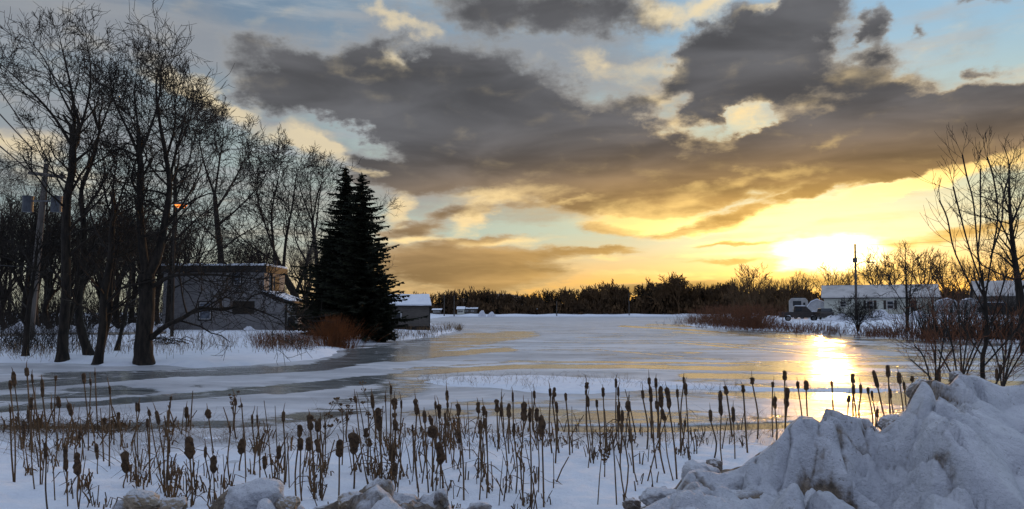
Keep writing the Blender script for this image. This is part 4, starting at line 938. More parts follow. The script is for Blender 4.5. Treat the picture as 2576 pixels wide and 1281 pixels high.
# boathouse behind the spruces
k = 66 / F; sb = on(1000, 66); sb.z = P(1000, 829, 66).z
sh = empty('boathouse', sb, 'low brown boathouse with a snowy roof beside the spruces at the pond edge', 'shed', rz=R(9))
def SX(px): return (px - 1000) * k
def SZ(py): return (829 - py) * k
x0, x1 = SX(885), SX(1081); ze = SZ(771)
MB().box(x0, x1, 0, 4.2, SZ(821) + .002, ze).add([(x1 - .01, 0.01, ze), (x1 - .01, 4.19, ze), (x1 - .01, 2.1, ze + .85), (x0 + .01, .01, ze), (x0 + .01, 4.19, ze), (x0 + .01, 2.1, ze + .85)], [(0, 1, 2), (3, 5, 4), (0, 2, 5, 3), (1, 4, 5, 2)]).build('wall', M['brown_siding'], sh)
MB().box(x0 - .02, x1 + .02, -.02, 4.22, -.35, SZ(821)).build('skirting', M['board'], sh)
ro = MB()
for s in (0, 1):
    ya, yb = (-.22, 2.1) if s == 0 else (4.42, 2.1)
    ro.add([(x0 - .1, ya, ze - .04), (x1 + .1, ya, ze - .04), (x1 + .02, yb, ze + .88), (x0 - .02, yb, ze + .88), (x0 - .1, ya, ze + .06), (x1 + .1, ya, ze + .06), (x1 + .02, yb, ze + .98), (x0 - .02, yb, ze + .98)], [(3, 2, 1, 0), (4, 5, 6, 7), (0, 1, 5, 4), (2, 3, 7, 6), (1, 2, 6, 5), (3, 0, 4, 7)])
ro = ro.build('roof', M['trim'], sh)
drift(MB().add([(x0 - .12, -.25, ze + .065), (x1 + .12, -.25, ze + .065), (x1 + .03, 2.1, ze + .985), (x0 - .03, 2.1, ze + .985), (x0 - .12, -.25, ze + .16), (x1 + .12, -.25, ze + .16), (x1 + .03, 2.1, ze + 1.10), (x0 - .03, 2.1, ze + 1.10), (x1 + .1, 4.4, ze + .15), (x0 - .1, 4.4, ze + .15)], [(3, 2, 1, 0), (4, 5, 6, 7), (0, 1, 5, 4), (1, 2, 6, 5), (3, 0, 4, 7), (7, 6, 8, 9)]).build('roof_snow', M['roof_snow'], ro))
window(sh, SX(986), SX(1010), -.003, SZ(805), SZ(785), 'pale_trim', 'glass', .10, False)
MB().box(x1 - .08, x1 + .015, -.03, .0, SZ(821), ze - .05).build('corner_board', M['trim'], sh)

# bungalow on the right bank
k = 108 / F; B0 = P(2216, 793, 108); B0.z = land_h(B0.x, B0.y)
bs = empty('white_bungalow', B0, 'long white bungalow with a low snowy roof and dark shutters behind the snow piles', 'house', rz=R(-23))
def BX(px): return (px - 2216) * k
BB = P(2216, 786, 108).z - B0.z
def BZ(py): return BB + (786 - py) * k
x0, x1 = BX(2084), BX(2344); ze, zr = BZ(749), BZ(719)
MB().box(x0, x1, 0, 7.5, -.5, ze).add([(x1 - .01, 0.01, ze), (x1 - .01, 7.49, ze), (x1 - .01, 3.75, zr - .1), (x0 + .01, .01, ze), (x0 + .01, 7.49, ze), (x0 + .01, 3.75, zr - .1)], [(0, 1, 2), (3, 5, 4), (0, 2, 5, 3), (1, 4, 5, 2)]).build('wall', M['white_siding'], bs)
def gable_roof(parent, x0, x1, ya, ym, yb, ze, zr, th, ov, m, name='roof', lift=0.0):
    q = MB()
    for a, b in ((ya - ov, ym), (yb + ov, ym)):
        q.add([(x0 - ov, a, ze - .12 + lift), (x1 + ov, a, ze - .12 + lift), (x1 + ov, b, zr + lift), (x0 - ov, b, zr + lift), (x0 - ov, a, ze - .12 + th + lift), (x1 + ov, a, ze - .12 + th + lift), (x1 + ov, b, zr + th + lift), (x0 - ov, b, zr + th + lift)], [(3, 2, 1, 0), (4, 5, 6, 7), (0, 1, 5, 4), (2, 3, 7, 6), (1, 2, 6, 5), (3, 0, 4, 7)])
    return q.build(name, m, parent)
rf = gable_roof(bs, x0, x1, 0, 3.75, 7.5, ze, zr, .10, .35, M['trim'])
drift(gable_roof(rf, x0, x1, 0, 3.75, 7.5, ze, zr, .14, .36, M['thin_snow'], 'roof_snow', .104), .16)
for px in (2223, 2240): MB().cyl((BX(px), 3.4), .08, zr - .2, zr + .55, 8).build('vent_pipe', M['metal'], rf)
for px in (2191, 2237):
    window(bs, BX(px - 8), BX(px + 8), -.003, BZ(778), BZ(757), 'pale_trim', 'glass', .09)
    for a, b in ((px - 15, px - 9.2), (px + 9.2, px + 15)): MB().box(BX(a), BX(b), -.045, -.004, BZ(778), BZ(756)).build('shutter', M['shutter'], bs)
window(bs, BX(2122), BX(2136), -.003, BZ(772), BZ(758), 'pale_trim', 'glass', .09)
dr = MB().box(BX(2282), BX(2296), -.05, -.004, BZ(791), BZ(757)).build('door', M['shutter'], bs); MB().box(BX(2283.5), BX(2285), -.1, -.05, BZ(776), BZ(775)).build('handle', M['metal'], dr)

def arched_shed(px, d, wpx, toppx, basepx, label, depth=5.0, m='canopy'):
    k = d / F; b = P(px, basepx, d); b.z = land_h(b.x, b.y); h = (P(px, toppx, d).z - b.z); w = wpx * k / 2
    e = empty('garden_shed', b, label, 'shed', 'pale gabled sheds by the bungalow', R(-24))
    prof = [(-w, -.4), (w, -.4), (w, h * .62), (w * .62, h * .86), (0, h), (-w * .62, h * .86), (-w, h * .62)]
    MB().prism(prof, 0, depth).build('wall', M[m], e)
    rp = [(w + .06, h * .60), (w * .64, h * .875), (0, h + .02), (-w * .64, h * .875), (-w - .06, h * .60)]; n = len(rp)
    q = MB(); v = [(x, y, z) for y in (-.12, depth + .1) for x, z in rp] + [(x * 1.03, y, z + .13) for y in (-.12, depth + .1) for x, z in rp]
    fs = []
    for i in range(n - 1): fs += [(i, i+1, n+i+1, n+i), (2*n+i, 3*n+i, 3*n+i+1, 2*n+i+1), (i, 2*n+i, 2*n+i+1, i+1), (n+i, n+i+1, 3*n+i+1, 3*n+i)]
    fs += [(0, n, 3*n, 2*n), (n-1, 3*n-1, 4*n-1, 2*n-1)]
    r = q.add(v, fs).build('roof', M['roof_snow'], e)
    MB().box(-w * .42, w * .42, -.05, -.003, 0, h * .55).build('door', M['pale_trim'], e)
    return e
arched_shed(2055, 112, 44, 754, 792, 'pale shed with a rounded gable between the pickup truck and the bungalow')
arched_shed(2384, 100, 50, 752, 798, 'pale shed with a rounded gable just right of the bungalow')
arched_shed(2442, 104, 50, 752, 798, 'pale shed with a rounded gable beside the dark car on the right')
# house at the right edge
k = 125 / F; b = P(2530, 790, 125); b.z = land_h(b.x, b.y)
e = empty('snowy_house', b, 'house with wide snow covered roof behind the bare saplings at the right edge', 'house', rz=R(-24))
h0 = P(2530, 745, 125).z - b.z; h1 = P(2530, 708, 125).z - b.z; w = 100 * k
MB().box(-60 * k, w, 0, 7, -.5, h0).add([(w - .01, .01, h0), (w - .01, 6.99, h0), (w - .01, 3.5, h1 - .1), (-60*k + .01, .01, h0), (-60*k + .01, 6.99, h0), (-60*k + .01, 3.5, h1 - .1)], [(0, 1, 2), (3, 5, 4), (0, 2, 5, 3), (1, 4, 5, 2)]).build('wall', M['brown_siding'], e)
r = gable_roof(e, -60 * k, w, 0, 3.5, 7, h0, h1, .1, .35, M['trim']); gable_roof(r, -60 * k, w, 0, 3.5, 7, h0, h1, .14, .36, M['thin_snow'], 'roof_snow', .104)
window(e, -1.5, -.4, -.003, h0 * .35, h0 * .75, 'pale_trim', 'glass', .08)

# ------------------------------------------------------------------ vehicles
def wheel(parent, x, y, r=.38, w=.26):
    q = MB(); n = 18
    v = [(x + rr * math.cos(2*math.pi*i/n), y + yy, r + rr * math.sin(2*math.pi*i/n)) for rr, yy in ((r * .62, -w/2), (r * .93, -w/2), (r, -w/3), (r, w/3), (r * .93, w/2), (r * .62, w/2)) for i in range(n)]
    f = [(a*n + i, a*n + (i+1) % n, (a+1)*n + (i+1) % n, (a+1)*n + i) for a in range(5) for i in range(n)] + [(5*n + i, 5*n + (i+1) % n, (i+1) % n, i) for i in range(n)]
    t = q.add(v, f).build('wheel', M['rubber'], parent)
    v = [(x + rr * math.cos(2*math.pi*i/n), y + yy, r + rr * math.sin(2*math.pi*i/n)) for rr, yy in ((r * .60, -w * .42), (r * .60, w * .42)) for i in range(n)]
    MB().add(v, [tuple(range(n)), tuple(range(2*n - 1, n - 1, -1))] + [(i, i + n, (i+1) % n + n, (i+1) % n) for i in range(n)]).build('rim', M['metal'], t)
def side_prism(prof, y0, y1, inset=None):
    return MB().prism(prof, y0, y1)
b = P(2014, 795, 104); b.z = land_h(b.x, b.y)
tr_ = empty('pickup_truck', b, 'dark pickup truck with snow on its bonnet parked left of the bungalow', 'pickup', rz=R(-18))
MB().prism([(-2.75, .50), (-2.05, .50), (-1.95, .78), (-1.35, .78), (-1.25, .50), (1.2, .50), (1.3, .78), (1.9, .78), (2.0, .50), (2.75, .55), (2.8, .95), (2.65, 1.18), (1.05, 1.26), (-.75, 1.26), (-2.75, 1.24)], -.95, .95).build('body', M['car_dark'], tr_, bevel=.04)
MB().prism([(-.95, 1.265), (1.35, 1.265), (.62, 1.98), (-.82, 2.0)], -.82, .82).build('cab', M['car_dark'], tr_, bevel=.05)
MB().box(-.70, .10, -.85, -.823, 1.38, 1.84).build('side_window', M['glass'], tr_)
MB().add([(1.27, -.72, 1.36), (1.27, .72, 1.36), (.70, .68, 1.92), (.70, -.68, 1.92)], [(0, 1, 2, 3)]).build('windscreen', M['glass'], tr_)
MB().prism([(1.36, 1.262), (2.62, 1.20), (2.55, 1.32), (1.40, 1.40)], -.85, .85).build('bonnet_snow', M['roof_snow'], tr_, bevel=.03)
MB().prism([(-.78, 2.005), (.58, 1.985), (.5, 2.10), (-.7, 2.12)], -.74, .74).build('roof_snow', M['roof_snow'], tr_, bevel=.03)
for x in (-1.65, 1.6):
    for y in (-.83, .83): wheel(tr_, x, y)
for y in (-.7, .7): MB().box(2.72, 2.84, y - .14, y + .14, .86, 1.04).build('headlight', M['curtain_glass'], tr_)
MB().box(2.70, 2.92, -.92, .92, .48, .66).build('bumper', M['metal'], tr_)
b = P(2010, 786, 113); b.z = land_h(b.x, b.y)
cp = empty('camper', b, 'white camper with a rounded roof and dark window parked behind the pickup truck', 'camper', rz=R(-18)); kk = 113 / F
hz_ = P(2010, 750, 113).z - b.z
MB().prism([(-1.35, .5), (1.15, .5), (1.35, hz_ * .55), (1.2, hz_ * .88), (.9, hz_), (-1.0, hz_), (-1.35, hz_ * .88)], 0, 2.2).build('body', M['camper_skin'], cp, bevel=.08)
MB().box(-.85, .30, -.03, -.002, hz_ * .62, hz_ * .86).build('window', M['glass'], cp); MB().box(.55, .85, -.03, -.002, hz_ * .66, hz_ * .78).build('window', M['glass'], cp)
MB().box(-.6, .5, .8, 1.5, hz_ + .002, hz_ + .2).build('roof_vent', M['trim'], cp)
for x in (-.5, .4): wheel(cp, x, .2, .33)
b = P(2515, 796, 96); b.z = land_h(b.x, b.y)
sv = empty('dark_car', b, 'dark red-brown car with a snowy roof behind the saplings on the right', 'car', rz=R(-30))
MB().prism([(-2.3, .35), (-1.85, .35), (-1.75, .65), (-1.2, .65), (-1.1, .35), (1.05, .35), (1.15, .65), (1.75, .65), (1.85, .35), (2.3, .4), (2.35, .75), (2.1, .98), (1.2, 1.05), (-2.2, 1.08), (-2.35, .8)], -.88, .88).build('body', M['car_dark'], sv, bevel=.05)
MB().prism([(-2.05, 1.085), (1.15, 1.06), (.4, 1.55), (-1.75, 1.58)], -.76, .76).build('cabin', M['glass'], sv, bevel=.05)
MB().prism([(-1.78, 1.583), (.42, 1.555), (.36, 1.64), (-1.7, 1.67)], -.72, .72).build('roof_snow', M['roof_snow'], sv, bevel=.03)
for x in (-1.47, 1.45):
    for y in (-.76, .76): wheel(sv, x, y, .33, .22)
for y in (-.62, .62): MB().box(2.2, 2.37, y - .13, y + .13, .70, .84).build('headlight', M['curtain_glass'], sv)
b = P(2072, 795, 100); b.z = land_h(b.x, b.y)
sv2 = empty('dark_car', b, 'small dark car half hidden between the pickup truck and the bungalow', 'car', rz=R(80))
MB().prism([(-2.0, .32), (-1.6, .32), (-1.5, .6), (-1.0, .6), (-.9, .32), (.9, .32), (1.0, .6), (1.5, .6), (1.6, .32), (2.0, .36), (2.05, .7), (1.9, .9), (1.1, .98), (-1.9, 1.0), (-2.05, .75)], -.8, .8).build('body', M['car_dark'], sv2, bevel=.05)
MB().prism([(-1.7, 1.003), (1.0, .985), (.35, 1.42), (-1.45, 1.45)], -.68, .68).build('cabin', M['glass'], sv2, bevel=.05)
for x in (-1.25, 1.25):
    for y in (-.7, .7): wheel(sv2, x, y, .3, .2)
for y in (-.55, .55): MB().box(-2.07, -1.98, y - .12, y + .12, .62, .76).build('tail_light', M['shutter'], sv2)

# ------------------------------------------------------------------ poles and wires
pb = on(2153, 92); lp = empty('street_lamp', pb, 'utility pole with a street lamp arm in front of the bungalow and the setting sun', 'street lamp')
def loc(px, py, d, o): return P(px, py, d) - o
pt = loc(2150, 614, 92, pb); bt = Vector((0, 0, -.3))
MB().tube([bt, bt.lerp(pt, .5), pt], [.17, .14, .11], 10).build('pole', M['pole_wood'], lp)
q = loc(2149, 655, 92, pb); MB().box(q.x - .22, q.x + .22, q.y - .25, q.y + .05, q.z - .28, q.z + .28).build('meter_box', M['transformer'], lp)
MB().tube([loc(2152, 668, 92, pb), loc(2160, 662, 91.8, pb), loc(2172, 659, 91.6, pb), loc(2190, 659, 91.4, pb)], .05, 6).build('arm', M['metal'], lp)
q = loc(2193, 660, 91.4, pb); MB().prism([(q.x - .28, q.z - .05), (q.x + .32, q.z - .08), (q.x + .34, q.z), (q.x - .1, q.z + .10), (q.x - .28, q.z + .05)], q.y - .12, q.y + .12).build('lamp_head', M['metal'], lp)
def wire(label, pts, r=.012, sag=0.0, group='overhead wires'):
    a = [Vector(p) for p in pts]; out_ = []
    for i in range(len(a) - 1):
        for j in range(12):
            t = j / 12; p = a[i].lerp(a[i+1], t); p.z -= sag * 4 * t * (1 - t); out_.append(p)
    out_.append(a[-1]); o0 = out_[0].copy()
    o = MB().tube([p - o0 for p in out_], r, 4).build('overhead_wire', M['wire'], None, o0)
    return tag(o, label, 'wire', group)
wire('thin wire running right from the top of the street lamp pole', [P(2152, 617, 92), P(2360, 608, 84), P(2750, 590, 74)], .014, .05)
wire('slack service wire from the street lamp pole to the bungalow roof', [P(2153, 668, 92), P(2196, 690, 98)], .02, .15)
wire('lower wire running right from the middle of the street lamp pole', [P(2154, 690, 92), P(2230, 691, 96), P(2600, 700, 110)], .02, .1)
# leaning pole on the left with crossarm and two transformers
D1 = 38.0; ub = on(76, D1); up = empty('utility_pole', ub, 'leaning grey utility pole with crossarm and two transformers among the trees on the left', 'utility pole')
pt = loc(117, 412, D1, ub)
MB().tube([(0, 0, -.4), Vector((0, 0, 0)).lerp(pt, .5), pt], [.19, .17, .12], 12).build('pole', M['pole_wood'], up)
MB().tube([loc(72, 435, D1 - .2, ub), loc(163, 446, D1 - .2, ub)], .09, 4).build('crossarm', M['pole_wood'], up)
for px, py in ((80, 432), (113, 409), (156, 441)): q = loc(px, py, D1 - .2, ub); MB().cyl((q.x, q.y), .055, q.z, q.z + .16, 8, .04).build('insulator', M['transformer'], up)
for px, py in ((70, 512), (142, 512)):
    q = loc(px, py, D1 - .1, ub); tf = MB().cyl((q.x, q.y), .25, q.z - .42, q.z + .30, 14).cyl((q.x, q.y), .27, q.z + .303, q.z + .36, 14).build('transformer', M['transformer'], up)
    c = loc(104, py, D1, ub); MB().box(min(q.x, c.x), max(q.x, c.x), q.y - .04, q.y + .04, q.z + .08, q.z + .16).build('bracket', M['metal'], tf)
for (a, b_, lab) in (((80, 345), (-40, 170), 'upper wire slanting to the upper left corner from the leaning pole'), ((78, 372), (-40, 245), 'middle wire slanting up left from the leaning pole'), ((76, 432), (-40, 335), 'lowest wire slanting up left from the leaning pole')):
    wire(lab, [P(80 if a[1] < 400 else 76, 430, D1 - .2) if a[1] > 400 else P(113, 409, D1 - .2) if a[1] < 350 else P(80, 432, D1 - .2), P(*a, D1 - 3), P(*b_, 24), P(*b_, 24) + (P(*b_, 24) - P(*a, D1 - 3)) * 2.5], .026, .0)
wire('sagging wire low among the trees on the left', [P(-60, 660, 40), P(84, 672, 38)], .014, .05)
# orange bar of light built as a street lamp; arm and pole added
D2 = 44.0; sb2 = on(434, D2); sl = empty('street_lamp', sb2, 'orange light bar built as a lamp seen through branches left of the grey house', 'street lamp')
MB().tube([(0, 0, -.3), loc(440, 518, D2, sb2)], [.10, .05], 8).build('pole', M['bark'], sl)
MB().tube([loc(433, 522, D2, sb2), loc(440, 512, D2, sb2), loc(452, 511, D2, sb2)], .035, 6).build('arm', M['metal'], sl)
q = loc(455, 515, D2, sb2); hd = MB().prism([(q.x - .33, q.z), (q.x + .33, q.z), (q.x + .22, q.z + .13), (q.x - .22, q.z + .13)], q.y - .16, q.y + .16).build('lamp_head', M['metal'], sl)
ml = bpy.data.materials.new('orange_glow'); ml.use_nodes = True; pb_ = ml.node_tree.nodes['Principled BSDF']; pb_.inputs['Base Color'].default_value = (.8, .3, .06, 1); pb_.inputs['Emission Color'].default_value = (1, .24, .03, 1); pb_.inputs['Emission Strength'].default_value = 1.6
MB().prism([(q.x - .31, q.z - .012), (q.x - .18, q.z - .17), (q.x + .18, q.z - .17), (q.x + .31, q.z - .012)], q.y - .15, q.y + .15).build('lens', ml, hd)
# poles along the far shore
for px, top, lab in ((1117, 741, 'first pale pole from the left along the far shore'), (1142, 744, 'second pale pole from the left along the far shore'), (1400, 758, 'short pale pole on the far shore left of the taller one'), (1582, 738, 'tall pale pole on the far shore near the middle of the woods')):
    b = on(px, 316); e = MB().tube([(0, 0, -.5), (0, 0, P(px, top, 316).z - b.z)], [.24, .17], 8).build('far_pole', M['pole_wood'], None, b); tag(e, lab, 'pole', 'pale poles on the far shore')
# small pale buildings on the far shore
def far_house(px, d, wpx, top, eave, base, label, wall='white_siding', name='far_house', ext=None):
    k = d / F; b = on(px, d); e = empty(name, b, label, 'house', 'small buildings on the far shore'); w = wpx * k / 2
    h0 = P(px, eave, d).z - b.z; h1 = P(px, top, d).z - b.z
    MB().box(-w, w, 0, 7, -.5, h0).add([(w - .01, .01, h0), (w - .01, 6.99, h0), (w - .01, 3.5, h1 - .1), (-w + .01, .01, h0), (-w + .01, 6.99, h0), (-w + .01, 3.5, h1 - .1)], [(0, 1, 2), (3, 5, 4), (0, 2, 5, 3), (1, 4, 5, 2)]).build('wall', M[wall], e)
    r = gable_roof(e, -w, w, 0, 3.5, 7, h0, h1, .12, .4, M['trim']); gable_roof(r, -w, w, 0, 3.5, 7, h0, h1, .05, .42, M['roof_snow'], 'roof_snow', .124)
    for x in ((-.5, .35) if wpx > 14 else (0,)): window(e, w * x - .6, w * x + .6, -.003, h0 * .4, h0 * .75, 'pale_trim', 'glass', .12)
far_house(1158, 319, 16, 772, 778, 790, 'small white house on the far shore beside the two pale poles')
far_house(1098, 322, 20, 777, 780, 790, 'low pale house on the far shore just right of the boathouse', 'brown_siding')
far_house(1182, 324, 34, 774, 777, 790, 'long low brown house on the far shore right of the white one', 'brown_siding')
far_house(1352, 336, 22, 775, 778, 790, 'pale low house half hidden in the far woods', 'brown_siding')

# heaps of ploughed snow on the banks
def heap(px, d, wpx, hgt, label, seed, group='ploughed snow heaps', name='snow_heap'):
    b = on(px, d); w = wpx * d / F / 2; n, m = 40, 24
    u = np.linspace(-1, 1, n); v = np.linspace(-1, 1, m); U, V = np.meshgrid(u, v, indexing='ij'); r = np.sqrt(U * U + V * V)
    X = U * w; Y = V * w * .55; sc = max(w, .3)
    z = hgt * np.clip(1 - r ** 1.7, 0, 1) * (1 + .45 * fbm(U * 2.4 + seed, V * 2.4, seed, 4)) + .10 * hgt * fbm(U * 7, V * 7, seed + 5, 3) * (r < 1) - .12 * (r > .97) - .1
    return tag(link(name, grid_mesh(name, np.stack([X, Y, z], -1), True, (M['bank_snow'],), {'dirt': np.clip(.25 * fbm(U * 3, V * 3, seed + 9, 3), 0, 1)}), None, b), label, 'snow heap', group)
for i, (px, d, w, h, lab) in enumerate([(1900, 84, 44, 1.5, 'pale snow heap left of the pickup, among red-brown brush'), (1935, 88, 36, 1.0, 'low snow heap in front of the pickup truck'), (2110, 92, 90, 1.0, 'long snow heap at the left end of the bungalow'), (2215, 90, 100, 1.3, 'snow heap under the shuttered bungalow windows'), (2300, 88, 90, 1.0, 'snow heap at the right end of the bungalow'),
     (1212, 316, 22, 2.4, 'left snow heap on the far shore'), (1236, 316, 24, 2.0, 'right snow heap on the far shore'), (628, 57, 40, .45, 'low snow mound against the grey house wall'), (1965, 82, 60, .8, 'low snow ridge in front of the pickup wheels')]): heap(px, d, w, h, lab, 300 + i)
# snowy road behind the trees on the left
n, m = 160, 8
px = np.linspace(-500, 425, n); v = np.linspace(0, 1, m); PXg, V = np.meshgrid(px, v, indexing='ij')
Y = 44 + V * 5 + (PXg - 0) * .012; X = (PXg - CX) / F * Y / math.cos(PITCH)
Zr = np.maximum(left_h(X, Y), 0) + .03
tag(link('road', grid_mesh('road', np.stack([X, Y, Zr], -1), True, (M['dirt_road'],))), kind='structure')
# ridge of ploughed snow along the road
for i, (px, d, w, h) in enumerate([(-40, 51, 110, .7), (60, 52, 120, .75), (170, 52, 110, .6), (262, 53, 90, .8), (345, 53, 90, .7), (405, 54, 60, .6)]): heap(px, d, w, h, '%s ploughed snow heap from the left along the road behind the trees' % ordinal(i), 330 + i)

# ------------------------------------------------------------------ brush, grass and dead stalks
def stalks(name, label, cat, spots, m, n, hlo, hhi, spread, r, seed, stiff=.25, kind='stuff', bend=.3):
    rg = random.Random(seed); tb = Tubes()
    for i in range(n):
        px, py, sx, sy = spots[rg.randrange(len(spots))]
        p = hit(px + rg.gauss(0, sx), py + rg.gauss(0, sy)); h = rg.uniform(hlo, hhi); d = [rg.gauss(0, stiff), rg.gauss(0, stiff), 1]; pts = []
        for j in range(4):
            t = j / 3; pts.append((p.x + d[0] * h * t + bend * d[0] * h * t * t, p.y + d[1] * h * t, p.z - .04 + h * t * (1 - .25 * t * abs(d[0]))))
        tb.add(pts, [r, r * .85, r * .6, r * .3], 3)
        if rg.random() < .5:
            q = pts[2]; tb.add([q, (q[0] + rg.gauss(0, .12) * h, q[1], q[2] + .12 * h), (q[0] + rg.gauss(0, .25) * h, q[1], q[2] + .2 * h)], [r * .6, r * .5, r * .3], 3)
    return tag(tb.build(name, M[m]), label, cat, kind=kind)
stalks('dry_grass', 'dry pale stalks poking through the snow on the left bank', 'grass', [(x, y, 40, 8) for x, y in ((300, 880), (430, 880), (520, 868), (560, 870), (640, 850), (690, 872), (720, 868), (760, 870), (200, 880), (80, 890), (20, 880), (480, 850), (340, 862))], 'dry_grass', 1500, .15, .55, 1, .006, 401)
stalks('dry_grass', 'dense brown weeds beside the orange bush on the left bank', 'grass', [(x, 868, 14, 8) for x in (660, 690, 715, 740, 770)], 'red_twig', 700, .3, .75, 1, .007, 402)
stalks('dry_grass', 'tufts of dead grass at the foot of the boathouse', 'grass', [(1100, 832, 16, 4), (1128, 828, 12, 3), (1060, 845, 25, 4), (960, 850, 30, 5), (1000, 846, 20, 4), (1155, 830, 5, 2)], 'dry_grass', 600, .2, .8, 1, .012, 403)
stalks('dead_sedge', 'thin dead sedge on the snowy hummocks in the middle of the pond', 'sedge', [(x, y, 25, 6) for x, y in ((1080, 962), (1120, 958), (1180, 962), (1240, 958), (1300, 955), (1390, 955), (1480, 960), (1560, 962), (1640, 975), (1760, 985), (1840, 975), (2050, 985), (2250, 982), (1330, 975))], 'dry_grass', 520, .05, .28, 1, .003, 404, .45)
stalks('brush', 'red-brown brush along the right shore below the bungalow', 'brush', [(x, y, 30, 4) for x, y in ((1740, 815), (1790, 820), (1840, 824), (1890, 828), (1940, 830), (1990, 834), (2040, 836), (2090, 840), (2200, 845), (2240, 846), (2330, 850), (2400, 850), (2460, 852), (2520, 852), (2580, 852))], 'red_twig', 2400, .3, .95, 1, .018, 405, .35)
stalks('thicket', 'dark tangle of leafless thicket beyond the road behind the left trees', 'thicket', [(x, 816, 45, 6) for x in range(-260, 440, 40)], 'twig', 3000, 1.5, 6.0, 1, .022, 409, .22)
stalks('brush', 'taller dark thicket at the left end of the right shore', 'brush', [(x, y, 24, 4) for x, y in ((1820, 818), (1860, 822), (1890, 822), (1910, 824), (1800, 814), (1760, 812))], 'red_twig', 1200, .8, 2.8, 1, .022, 406, .35)
stalks('brush', 'dark brush between the trunks along the snowy road on the left', 'brush', [(x, 838, 40, 10) for x in (-20, 60, 130, 180, 250, 330, 400)] + [(x, 872, 40, 10) for x in (10, 60, 110, 190)], 'twig', 1600, .4, 1.5, 1, .008, 407, .4)
stalks('brush', 'leafless thicket between the saplings on the right', 'brush', [(x, 853, 30, 5) for x in (2320, 2370, 2420, 2470, 2520, 2570)], 'twig', 900, 1.0, 3.2, 1, .016, 408, .2)
# orange willow bush
bb = hit(842, 872); tb = Tubes(); rg = random.Random(21)
for i in range(700):
    a, s = rg.uniform(0, 6.28), abs(rg.gauss(0, .55)); h = rg.uniform(.7, 1.45) * (1.1 - .25 * s); l = rg.gauss(0, .25)
    x, y = math.cos(a) * s, math.sin(a) * s * .8
    tb.add([(x, y, -.1), (x * 1.2 + l * .3, y * 1.2, h * .5), (x * 1.5 + l, y * 1.5, h)], [.008, .006, .003], 3)
M['orange_twig'] = mat('orange_twig', (0.22, 0.075, 0.022), 0.8, (0.12, 0.045, 0.016), 2.0)
o = tb.build('willow_bush', M['orange_twig']); o.location = bb; tag(o, 'orange-brown dense willow bush in front of the spruces', 'bush')
rg = random.Random(22)
tb = Tubes()
b2 = hit(400, 868)
for i in range(46):
    a = rg.uniform(0, 6.28); c = rg.gauss(0, .5); z = rg.uniform(.0, .25); L = rg.uniform(.4, 1.2)
    tb.add([(c - math.cos(a) * L / 2, math.sin(a) * L * .3, z), (c, rg.gauss(0, .1), z + rg.uniform(.05, .2)), (c + math.cos(a) * L / 2, -math.sin(a) * L * .3, z)], [.012, .016, .008], 4)
o = tb.build('branch_pile', M['bark']); o.location = b2; tag(o, 'pile of fallen branches at the foot of the thickest tree', 'branches')

